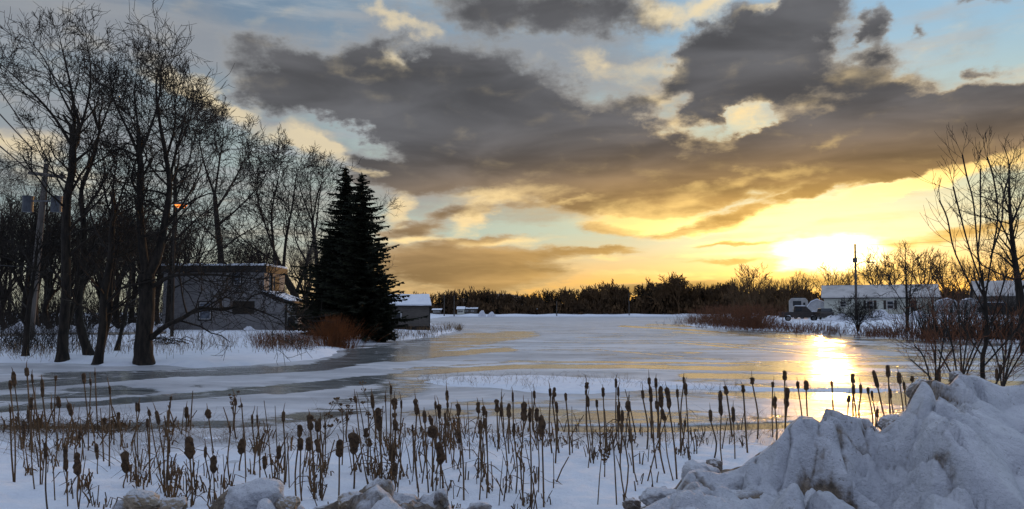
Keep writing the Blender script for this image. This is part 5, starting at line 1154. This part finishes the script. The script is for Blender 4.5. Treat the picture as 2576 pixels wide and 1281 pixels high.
# ------------------------------------------------------------------ cattails
# (crop column, x, y of head top, head length, head width, base x, base y) measured on the picture's four lower crops
CT = [(0, [(65,588,80,24,105,900),(50,632,50,16,75,1145),(133,568,45,22,170,1000),(160,600,50,12,205,1160),(210,625,95,18,230,1000),(280,608,28,14,275,900),(420,595,55,20,445,1000),(453,625,35,12,490,930),(477,590,20,10,495,900),(550,660,45,12,575,960),(155,718,65,26,180,1180),(290,712,60,22,320,900),(258,742,40,10,258,1100),(345,748,65,30,390,950),(525,820,35,26,525,910),(595,792,38,18,608,980),(685,742,50,14,700,1070),(697,745,50,14,712,1060),(747,782,32,18,835,1195),(785,785,70,22,830,1000),(740,825,50,16,752,1150),(860,715,18,14,835,1190),(855,740,35,10,845,1200),(937,765,60,22,940,905),(1042,778,48,32,1080,1000),(948,915,115,50,970,1250),(1033,965,60,16,1032,1270),(1075,1010,90,34,1075,1250),(1157,862,40,12,1165,1150),(1183,722,40,16,1195,930),(1215,750,20,12,1240,1120),(1220,925,80,42,1208,1090),(1268,805,50,14,1270,1110),(328,965,125,28,345,1280),(386,995,115,40,405,1290),(482,950,80,26,500,1110),(628,990,110,44,640,1180),(228,945,85,24,245,1290),(120,835,110,18,120,960),(50,765,35,12,75,1145),(140,780,60,14,150,900),(850,925,80,14,850,1200),(400,885,45,14,400,980)]),
 (644, [(497,710,38,18,575,1180),(583,702,75,22,600,930),(650,708,35,10,660,1000),(678,658,48,14,680,930),(697,722,60,36,700,950),(730,732,45,12,735,1100),(699,825,65,28,715,1170),(697,796,26,26,698,1000),(803,725,85,26,825,1200),(815,770,35,12,855,1050),(845,785,65,22,870,1200),(872,808,50,24,900,950),(902,738,40,14,905,930),(920,752,75,26,925,1180),(950,795,50,14,960,1050),(960,682,55,18,965,930),(962,742,30,14,985,1060),(1015,750,62,30,1045,1240),(1022,890,60,24,1030,1080),(888,860,62,56,890,1190),(923,942,115,48,935,1180),(1115,740,60,28,1135,1080),(1145,762,50,24,1150,1080),(1157,785,35,14,1168,1200),(1128,832,50,20,1135,1100),(1151,822,58,22,1160,1150),(1207,728,68,28,1225,980),(1232,745,75,18,1240,1240),(1270,748,75,26,1275,1000),(5,805,45,12,15,1050),(137,788,55,20,140,1160),(270,805,80,36,290,1230),(305,835,60,30,320,1200),(320,822,60,14,330,1100),(347,845,35,12,355,1100),(220,855,65,32,205,1240),(222,922,65,34,235,1240),(265,918,70,38,290,1200),(307,928,68,32,325,1240),(420,930,90,42,415,1230),(455,798,45,16,465,950),(488,895,110,56,490,1180),(613,770,120,38,630,1150),(553,872,48,30,560,1100),(567,922,45,30,600,1150),(685,955,95,36,690,1120),(115,960,72,28,110,1160),(40,1012,70,22,45,1140),(787,855,45,12,788,1100),(697,1045,70,28,697,1170)]),
 (1288, [(2,690,55,12,12,930),(57,740,100,36,65,1270),(88,768,80,18,95,1240),(123,772,70,30,130,1200),(148,808,110,36,160,1285),(8,848,70,18,15,1200),(110,685,40,16,125,930),(190,672,45,16,205,1000),(210,668,52,24,215,950),(203,715,40,12,215,1050),(221,740,60,18,240,1000),(268,696,42,16,290,1010),(374,642,35,26,380,930),(370,682,28,12,400,1050),(377,710,58,20,410,1050),(424,730,40,16,440,1000),(456,668,50,18,470,1000),(521,622,50,14,530,930),(533,665,50,14,540,1000),(538,740,35,12,545,1000),(533,758,85,18,555,1240),(553,782,62,18,575,1230),(580,735,58,30,615,1100),(590,878,70,20,610,1000),(655,682,45,18,675,980),(688,618,38,18,700,930),(722,620,55,18,730,930),(695,665,80,26,715,1000),(745,662,110,32,775,1100),(726,735,45,20,740,1000),(755,775,62,28,820,1140),(778,668,110,30,830,1130),(830,676,45,16,845,1000),(862,615,35,14,870,930),(871,645,65,20,890,1050),(868,832,35,14,880,1000),(996,780,62,20,1010,1020),(1046,685,125,26,1060,1060),(1073,660,45,26,1110,930),(1110,765,80,20,1120,1030),(1160,655,42,24,1185,1000),(1206,618,35,26,1230,940)]),
 (1932, [(82,582,55,24,85,930),(22,640,30,16,25,930),(32,712,65,26,38,950),(95,670,98,34,90,930),(147,638,38,20,175,920),(186,632,50,28,212,920),(317,632,34,14,348,900),(424,598,50,24,430,880),(427,650,55,18,438,880),(405,708,36,22,398,880),(463,652,50,16,476,880),(500,668,35,16,525,880),(520,685,38,14,536,880),(528,582,90,22,600,860),(600,555,65,22,620,860),(655,592,60,22,685,860),(681,638,45,14,700,840),(612,675,48,16,625,850),(549,775,45,16,549,880),(723,610,30,20,726,840),(857,570,80,20,866,840),(1149,575,55,16,1151,840),(1167,552,50,18,1178,840)])]
cts = []
for off, lst in CT:
    for (x, y, L, w, bx, by) in lst: cts.append((off + x * .5, 640.5 + y * .5, L * .5, w * .5, off + bx * .5, 640.5 + by * .5))
cts.sort(key=lambda c: c[0])
ZONES = [(0, 160, 'cattails at the left edge'), (160, 300, 'cattails below the crooked leaning trees'), (300, 480, 'cattails below the thickest tree'), (480, 680, 'cattails below the grey house'), (680, 830, 'cattails below the willow'), (830, 985, 'cattails below the spruces'), (985, 1130, 'cattails below the boathouse'), (1130, 1300, 'cattails below the far white house'), (1300, 1460, 'cattails below the low orange cloud'), (1460, 1600, 'cattails below the tall far pole'), (1600, 1720, 'cattails below the middle of the woods'), (1720, 1880, 'cattails below the shore thicket'), (1880, 2040, 'cattails below the pickup truck'), (2040, 2200, 'cattails below the sun'), (2200, 2330, 'cattails below the right half of the bungalow'), (2330, 2700, 'cattails behind the dirty snowbank')]
rg = random.Random(31); npr = np.random.default_rng(31)
count = {}
tot = {}
for c in cts:
    z = next(i for i, q in enumerate(ZONES) if q[0] <= c[0] < q[1] + .01); tot[z] = tot.get(z, 0) + 1
for (hx, hy, L, w, bx, by) in cts:
    z = next(i for i, q in enumerate(ZONES) if q[0] <= hx < q[1] + .01); i = count.get(z, 0); count[z] = i + 1
    b = hit(bx, min(by, 1279)); d = b.y
    dh = d + rg.uniform(-.12, .12)
    top, bot = P(hx, hy, dh), P(hx + (bx - hx) * L / max(by - hy, 60), hy + L, dh)
    fat = w / L
    look = 'stout ragged' if w > 17 else 'stubby' if fat > .52 else 'slim' if w < 8 else 'brown'
    lean = 'leaning left' if bx - hx > 14 else 'leaning right' if hx - bx > 4 else 'upright'
    e = empty('cattail', b, '%s %s cattail, %s of %s' % (look, lean, 'only one' if tot[z] == 1 else ordinal(i) + ' from left', ZONES[z][2]), 'cattail', 'cattails standing in the marsh snow')
    tb = Tubes(); a, q = Vector((0, 0, -.08)), bot - b; mid = a.lerp(q, .5) + Vector((rg.gauss(0, .022), rg.gauss(0, .02), 0)); px_m = d / F
    sp = smooth_path([tuple(a), tuple(mid), tuple(q), tuple(top - b)], 3); r = px_m * rg.uniform(1.7, 2.6) * (1.15 if w > 16 else .9)
    tb.add(sp, [r * (1.0 - .3 * k / len(sp)) for k in range(len(sp))], 6)
    tb.build('stem', M['reed'], e)
    # the head: a lumpy, torn spindle
    n, m = 18, 12; ax = (top - bot); Lm = ax.length; ax.normalize(); u = ax.cross(Vector((0, 1, .1))).normalized(); v = ax.cross(u); R0 = w * px_m * .5 * (.80 if w > 11 else .9)
    t = np.linspace(0, 1, n); prof = np.clip(np.minimum(t * 5 + .22, (1 - t) * 6 + .25), 0, 1) ** .7
    sd_ = rg.randrange(9999); ang = np.arange(m) * 2 * np.pi / m; Tm, A = np.meshgrid(t, ang, indexing='ij')
    rag = .34 if w > 11 else .16
    rr = R0 * prof[:, None] * (1 + rag * fbm(np.cos(A) * 1.3 + Tm * 4.2, np.sin(A) * 1.3 + Tm * 3.1, sd_, 3) + .05 * npr.standard_normal(A.shape)) * (1 + (.28 if w > 11 else .08) * fbm(Tm * 3.4, Tm * 0, sd_ + 3, 2))
    off_ = R0 * .35 * fbm(t * 2.3, t * 0 + .5, sd_ + 7, 2) * (1 if w > 11 else .3)
    c0 = np.array(bot - b); V = c0 + np.array(ax) * (Tm * Lm)[..., None] + np.array(u) * (rr * np.cos(A) + off_[:, None])[..., None] + np.array(v) * (rr * np.sin(A))[..., None]
    idx = np.arange(n * m).reshape(n, m); nx = np.roll(idx, -1, 1)
    qd = np.stack([idx[:-1], nx[:-1], nx[1:], idx[1:]], -1).reshape(-1, 4)
    caps = [idx[0][None, ::-1], idx[-1][None, :]]
    hd = link('head', raw_mesh('head', V.reshape(-1, 3), [qd] + caps, True, (M['seed_head'],)), e)
    if rg.random() < .75:
        s = px_m * rg.uniform(8, 24); tip = top - b + ax * s + Vector((rg.gauss(0, .2) * s, 0, 0)); tb = Tubes(); tb.add([tuple(top - b - ax * .02), tuple((top - b + tip) / 2 + Vector((rg.gauss(0, .05) * s, 0, 0))), tuple(tip)], [px_m * 1.3, px_m * .9, px_m * .35], 4); tb.build('spike', M['reed'], hd)

# broken reeds and leaf stubble round the cattails
tb = Tubes(); rg = random.Random(33)
cand = [c for c in cts if c[4] < 2350]
tufts = []
for i in range(190):
    c = cand[rg.randrange(len(cand))]; tufts.append((c[4] + rg.gauss(0, 24), c[5] - 15 + rg.gauss(0, 38)))
for i in range(1500):
    c = tufts[rg.randrange(len(tufts))]
    px = c[0] + rg.gauss(0, 9); py = min(1300, max(1075, c[1] + rg.gauss(0, 7)))
    if px > 1620 and py > 1240 - (px - 1620) * .55: continue
    if 1000 < px < 2000 and rg.random() < .45: py = 1088 + abs(c[1] - 1180) * .35 + rg.gauss(0, 5)
    p = hit(px, py); h = min(rg.expovariate(1 / .075) + .03, .36); l = rg.gauss(0, .32); k_ = rg.gauss(0, .1); r = p.y / F * rg.uniform(1.0, 2.1)
    if rg.random() < .36:   # a bent-over blade
        l2 = l + rg.choice((-1, 1)) * rg.uniform(.4, 1.1); tb.add([(p.x, p.y, p.z - .04), (p.x + l * h, p.y + k_ * h, p.z + h), (p.x + (l + l2 * .5) * h, p.y + k_ * h, p.z + h * rg.uniform(.75, 1.0)), (p.x + (l + l2) * h, p.y + k_ * h, p.z + h * rg.uniform(.1, .7))], [r, r * .8, r * .7, r * .3], 4)
    else: tb.add([(p.x, p.y, p.z - .04), (p.x + l * h * .5, p.y + k_ * h * .5, p.z + h * .5), (p.x + l * h, p.y + k_ * h, p.z + h)], [r, r * .95, r * .75], 4)
tag(tb.build('reed_stubble', M['reed']), 'broken brown reed stubble sticking out of the marsh snow', 'reeds', kind='stuff')
tb = Tubes()
for i in range(90):   # tall stalks that lost their heads
    c = cand[rg.randrange(len(cand))]; px = c[4] + rg.gauss(0, 22); py = min(1290, max(1085, c[5] + rg.gauss(0, 25)))
    if px > 1600 and py > 1230 - (px - 1600) * .55: continue
    p = hit(px, py); h = rg.uniform(.3, .75); l = rg.gauss(0, .12); r = p.y / F * rg.uniform(1.2, 2.0)
    tb.add([(p.x, p.y, p.z - .04), (p.x + l * h * .45, p.y, p.z + h * .5), (p.x + l * h, p.y, p.z + h)], [r, r * .9, r * .5], 5)
tag(tb.build('reed_stalks', M['reed']), 'tall dead reed stalks without heads among the cattails', 'reeds', kind='stuff')
stalks('fine_grass', 'fine curved dead grass blades among the cattails', 'grass', [(x, y, 40, 14) for x, y in ((60, 1090), (200, 1085), (300, 1085), (450, 1110), (520, 1100), (620, 1120), (760, 1110), (1000, 1120), (1250, 1120), (1500, 1110), (1700, 1110), (1850, 1100), (1930, 1095), (100, 1150), (350, 1180))], 'dry_grass', 900, .1, .45, 1, .0022, 410, .5, bend=.8)
stalks('fine_grass', 'rusty tangle of dead leaves at the left edge of the marsh', 'grass', [(60, 1085, 50, 12), (180, 1090, 60, 8), (300, 1085, 50, 8)], 'reed', 420, .06, .30, 1, .005, 411, .7)
# dry branched weeds with flat seed clusters
def weed(px, py, top, label, seed):
    rg = random.Random(seed); b = hit(px, py); h = P(px, top, b.y).z - b.z; r = b.y / F * 1.3; tb, sd2 = Tubes(), Tubes()
    tb.add([(0, 0, -.05), (.02 * h, 0, h * .5), (-.02 * h, 0, h)], [r * 1.4, r, r * .5], 5)
    for k in range(9):
        t = rg.uniform(.45, 1); a = rg.uniform(0, 6.28); L = h * rg.uniform(.12, .3); p = (0, 0, h * t); q = (math.cos(a) * L * .7, math.sin(a) * L * .7, h * t + L * .8)
        tb.add([p, ((p[0] + q[0]) / 2, (p[1] + q[1]) / 2, (p[2] + q[2]) / 2 - .02), q], [r * .8, r * .6, r * .4], 4)
        for j in range(7):
            b2 = rg.uniform(0, 6.28); s = L * .30; z = (q[0] + math.cos(b2) * s * .6, q[1] + math.sin(b2) * s * .6, q[2] + s * rg.uniform(.2, .6)); tb.add([q, tuple((q[i] + z[i]) / 2 for i in range(3)), z], [r * .4, r * .35, r * .3], 3)
            tb.add([z, (z[0], z[1], z[2] + .008), (z[0], z[1], z[2] + .016)], [r * 1.0, r * 1.5, r * .6], 5)
    e = empty('dry_weed', b, label, 'weed', 'dry branched weeds among the cattails'); tb.build('stem', M['reed'], e)
for i, (px, py, top, lab) in enumerate([(860, 1170, 1020, 'dry branching weed below the left spruce, right of the cattail cluster'), (925, 1160, 1005, 'taller dry branching weed leaning among cattails below the right spruce'), (815, 1190, 1035, 'dry branching weed among stout cattails below the willow'), (585, 1090, 1000, 'dark feathery weed at the ice edge below the grey house'), (1520, 1200, 1130, 'small dry weed on the snow below the tall far pole')]): weed(px, py, top, lab, 500 + i)

# ------------------------------------------------------------------ ploughed snowbank along the roadside
CREST = [(-600, 1330), (0, 1320), (285, 1300), (312, 1252), (345, 1238), (395, 1246), (430, 1262), (470, 1268), (530, 1272), (570, 1238), (610, 1210), (650, 1203), (690, 1222), (715, 1245), (760, 1255), (790, 1268), (850, 1256), (885, 1238), (920, 1228), (955, 1204), (980, 1224), (1010, 1240), (1050, 1246), (1085, 1240), (1108, 1228), (1125, 1245), (1140, 1278), (1180, 1276), (1210, 1266), (1240, 1285), (1400, 1300), (1560, 1290), (1600, 1270), (1650, 1248), (1690, 1225), (1722, 1180), (1760, 1170), (1800, 1182), (1850, 1168), (1905, 1130), (1950, 1095), (1975, 1062), (2000, 1042), (2030, 1046), (2050, 1060), (2065, 1026), (2095, 1032), (2130, 1046), (2170, 1050), (2195, 1084), (2225, 1062), (2262, 1030), (2280, 985), (2300, 958), (2335, 955), (2372, 968), (2400, 940), (2440, 943), (2478, 962), (2505, 972), (2540, 968), (2575, 962), (2700, 950), (3400, 900)]
cxs = np.array([a for a, _ in CREST], float); cys = np.array([b for _, b in CREST], float)
def crest_d(px): return np.interp(px, [-600, 1200, 1600, 2000, 2300, 3400], [2.75, 2.75, 3.1, 3.7, 4.3, 4.6])
nx, ny = 1500, 420
px = np.linspace(-600, 3300, nx); q = np.linspace(0, 1, ny); PXg, Q = np.meshgrid(px, q, indexing='ij')
dc = crest_d(PXg); Y = 1.15 + Q * 5.0
tx = (PXg - CX) / F / math.cos(PITCH)
def crest_z(px_, d): return EYE + (-(np.interp(px_, cxs, cys) - HY) / F / math.cos(PITCH) ** 2) * d
cz = crest_z(px, crest_d(px)); ker = np.exp(-np.linspace(-2, 2, 71) ** 2); ker /= ker.sum()
czs = np.convolve(np.pad(cz, 35, mode='edge'), ker, 'valid')
rel = Y - dc
X = tx * Y
cz2, czs2 = cz[:, None], czs[:, None]
wig = .10 * fbm(X * 2.2, Y * 2.2, 71, 3); rl = rel + wig
basez = .06
front = np.where(rl < 0, 1 - .16 * np.clip(-rl / 1.2, 0, 2.2), 1.0)
back = 1 - sstep(0.02, .75, rl) * 1.0
crestw = np.exp(-(np.clip(np.abs(rl) - .03, 0, 9) / .30) ** 2)
hgt = (czs2 + (cz2 - czs2) * crestw) * front
# lumps and hollows left by the plough
def ridged(x, y, s): return 1 - np.abs(fbm(x, y, s, 4))
lump = .20 * fbm(X * 2.3, Y * 2.6, 81, 5) + .15 * (ridged(X * 1.6, Y * 1.9, 83) - .7) + .035 * fbm(X * 8, Y * 8, 85, 4)
smooth_right = sstep(2350, 2500, PXg) * (rel < -.1)
amp_ = np.where(rel < 0, sstep(0, -.35, rel) * .85 + .12, .35) * (1 - .75 * smooth_right)
fine = .030 * ridged(X * 7 + 2, Y * 7, 87) + .018 * fbm(X * 19, Y * 19, 88, 3)
hgt = hgt + lump * amp_ + fine * (1 - .6 * smooth_right) * sstep(.4, .1, rel)
cell = np.zeros_like(X)
rgn = np.random.default_rng(4)
for i in range(80):   # buried blocks of hard snow
    c = rgn.uniform(1640, 2420); dd = crest_d(c) - rgn.uniform(-.02, 1.5); cx_ = (c - CX) / F / math.cos(PITCH) * dd; s = rgn.uniform(.06, .24); a = rgn.uniform(0, 3.14); st = rgn.uniform(.6, 1.6)
    ux = ((X - cx_) * math.cos(a) + (Y - dd) * math.sin(a)) / s; uy = (-(X - cx_) * math.sin(a) + (Y - dd) * math.cos(a)) / (s * st)
    cell = np.maximum(cell, s * .62 * np.clip(1 - np.maximum(np.abs(ux), np.abs(uy)) ** 3.0 + .25 * fbm(ux, uy, i, 2), 0, 1) ** .5)
hgt = hgt + cell * sstep(.02, -.2, rel)
pit = np.zeros_like(X)
for (c, py, s, dp) in [(2087, 1250, .17, .13), (2255, 1150, .10, .10), (2160, 1160, .09, .08), (2235, 1165, .06, .07), (1930, 1180, .10, .08), (2010, 1120, .07, .07), (2060, 1105, .05, .06), (2200, 1195, .12, .06), (2350, 1120, .03, .04), (1870, 1215, .1, .07), (2120, 1085, .06, .05), (2310, 1010, .06, .05), (2240, 1075, .05, .06), (2300, 1040, .07, .08), (2330, 1000, .05, .06), (1990, 1090, .05, .06), (1985, 1150, .07, .07), (2150, 1110, .06, .07), (2075, 1080, .05, .06), (2205, 1150, .05, .07), (2265, 1195, .06, .07), (2180, 1230, .05, .05), (2040, 1180, .06, .06), (1900, 1150, .05, .05), (2290, 1110, .05, .05), (2475, 1005, .05, .05), (2450, 1000, .03, .03), (2380, 1030, .03, .03)]:
    yy = crest_d(c) - (py - np.interp(c, cxs, cys)) * .0052; xx = (c - CX) / F / math.cos(PITCH) * yy
    rr = np.hypot((X - xx) / s, (Y - yy) / s / .9) + .55 * fbm(X * 9, Y * 9, int(c), 3); g = sstep(1.15, .45, rr); pit = np.maximum(pit, g); hgt = hgt - dp * g
# broken slabs: each cell of the ploughed snow sits at its own height and tilt
wx, wy = X + .08 * fbm(X * 4, Y * 4, 95, 3), Y + .08 * fbm(X * 4, Y * 4, 96, 3)
blocky = sstep(-.25, .25, fbm(X * 1.1, Y * 1.1, 97, 3) + .2) * (1 - .9 * smooth_right)
a1, a2, hh, tl = worley(wx / .27, wy / .27, 201); c1 = np.exp(-(a2 - a1) / .09); slab = (.11 * hh + .34 * .27 * tl) * sstep(0, .22, a2 - a1)
b1, b2, h_2, t_2 = worley(wx / .105 + 3, wy / .105, 211); c2 = np.exp(-(b2 - b1) / .13); slab2 = (.040 * h_2 + .5 * .105 * t_2) * sstep(0, .3, b2 - b1)
crack = np.maximum(c1, .6 * c2)
inner = sstep(-.02, -.25, rel)
hgt = hgt + blocky * (slab * inner - .06 * c1 + (slab2 - .016 * c2) * np.where(PXg > 1450, 1, .8))
sight = EYE + (cz2 - EYE) * np.minimum(Y / dc, 1.0) + .012 * fbm(X * 14, Y * 14, 99, 3)      # nothing nearer stands higher than the ridge line
hgt = np.minimum(hgt, sight)
Z = basez + (hgt - basez) * back
Z = np.where(rel > .9, np.minimum(Z, .02), Z)
edge = crestw * sstep(-.1, .3, fbm(X * 3.5, Y * 3.5, 91, 4) + .1)
low_left = sstep(1500, 1200, PXg)
dirt = np.clip(edge * (.62 + .15 * low_left) + pit * .85 + .30 * sstep(.05, .5, fbm(X * 2.8 + 3, Y * 2.8, 93, 4)) * (1 - smooth_right) * (PXg > 1500) + .42 * crack * blocky + (lump < -.06) * .12 * (1 - smooth_right), 0, .95)
o = link('snowbank', grid_mesh('snowbank', np.stack([X, Y, Z], -1), True, (M['bank_snow'],), {'dirt': dirt})); tag(o, kind='structure')
# loose chunks of snow and ice
import bmesh
M['icy_snow'] = snow_mat('icy_snow', (0.72, 0.64, 0.54), (0.46, 0.35, 0.23), 1.0, 60, 14, rough=.5, cap=.85)
M['grey_chunk'] = snow_mat('grey_chunk', (0.46, 0.42, 0.39), (0.20, 0.165, 0.135), 1.0, 60, 9, cap=.7)
def chunk(px, py, d, wpx, hpx, label, m, seed, rag=.5):
    bm = bmesh.new(); bmesh.ops.create_icosphere(bm, subdivisions=5, radius=1.0); p = P(px, py, d); k = d / F; sx, sz = wpx * k / 2, hpx * k / 2
    co = np.array([v.co[:] for v in bm.verts]); s = seed * 3.7
    n = fbm(co[:, 0] * 1.6 + s, co[:, 1] * 1.6 + co[:, 2] * 1.3, seed, 4) * rag + fbm(co[:, 0] * 5 + co[:, 2] * 4, co[:, 1] * 5 - co[:, 2] * 2 + s, seed + 1, 3) * rag * .35
    rp = np.random.default_rng(seed)
    for _ in range(22):
        nv_ = rp.normal(0, 1, 3); nv_ /= np.linalg.norm(nv_); dd_ = co @ nv_ - rp.uniform(.62, .92); co = co - np.outer(np.clip(dd_, 0, 9) * .92, nv_)
    f = 1 + n * .55 + .05 * fbm(co[:, 0] * 12 + s, co[:, 2] * 12 + co[:, 1] * 9, seed + 2, 3); pw = np.abs(co).max(1, keepdims=True) ** -.35
    co = co * f[:, None] * pw * np.array([sx, (sx + sz) * .5, sz])
    for v, c in zip(bm.verts, co): v.co = c
    me = bpy.data.meshes.new('snow_chunk'); bm.to_mesh(me); bm.free(); me.polygons.foreach_set('use_smooth', np.ones(len(me.polygons), bool)); me.materials.append(M[m])
    at = me.attributes.new('dirt', 'FLOAT', 'POINT'); at.data.foreach_set('value', np.clip(.25 + .5 * fbm(co[:, 0] * 8 + s, co[:, 2] * 8, seed + 4, 3), 0, 1).astype(np.float32))
    return tag(link('snow_chunk', me, None, p), label, 'snow chunk', 'loose snow chunks on the ploughed bank')
for i, a in enumerate([
   (355, 1262, 2.62, 92, 60, 'granular brown ice chunk below the left trees at the bottom edge', 'icy_snow'), (440, 1272, 2.6, 66, 50, 'rounded dirty chunk right beside the granular brown one', 'icy_snow'),
   (640, 1262, 2.6, 150, 100, 'large smooth white snow chunk below the grey house at the bottom edge', 'bank_snow'), (722, 1272, 2.55, 60, 50, 'icy crusted chunk right of the large smooth white one', 'icy_snow'),
   (958, 1238, 2.68, 60, 70, 'pointed icy chunk below the spruces at the bottom edge', 'bank_snow'), (885, 1262, 2.65, 80, 46, 'low crusted chunk left of the pointed icy one', 'icy_snow'), (1108, 1258, 2.68, 42, 60, 'upright rounded snow knob right of the pointed icy chunk', 'bank_snow'), (1205, 1282, 2.65, 70, 40, 'low snow knob at the bottom edge right of the upright one', 'bank_snow'),
   (1765, 1206, 3.2, 96, 92, 'big clean white block at the left end of the dirty snowbank', 'bank_snow'), (1797, 1170, 3.35, 42, 34, 'small grey chunk on top of the big clean block', 'grey_chunk'), (1590, 1270, 3.1, 50, 36, 'small brown chunk at the lower left foot of the dirty snowbank', 'grey_chunk'), (1670, 1258, 3.0, 110, 60, 'wide low white chunk left of the big clean block', 'bank_snow'),
   (1920, 1225, 3.0, 130, 70, 'broad white chunk right of the big clean block', 'bank_snow'), (1880, 1265, 2.8, 120, 60, 'white chunk at the bottom edge below the broad one', 'bank_snow'), (2318, 985, 4.25, 70, 60, 'grey-brown chunk at the high left shoulder of the snowbank', 'grey_chunk'), (2408, 952, 4.3, 44, 34, 'small brown chunk on the highest crest of the snowbank', 'grey_chunk'), (2250, 1072, 4.0, 80, 56, 'rough grey chunk in the dip of the snowbank crest', 'grey_chunk'), (2088, 1262, 2.9, 84, 66, 'dark muddy lump in the hollow at the bottom of the snowbank', 'grey_chunk')]):
    chunk(*a[:6], a[6], 600 + i)
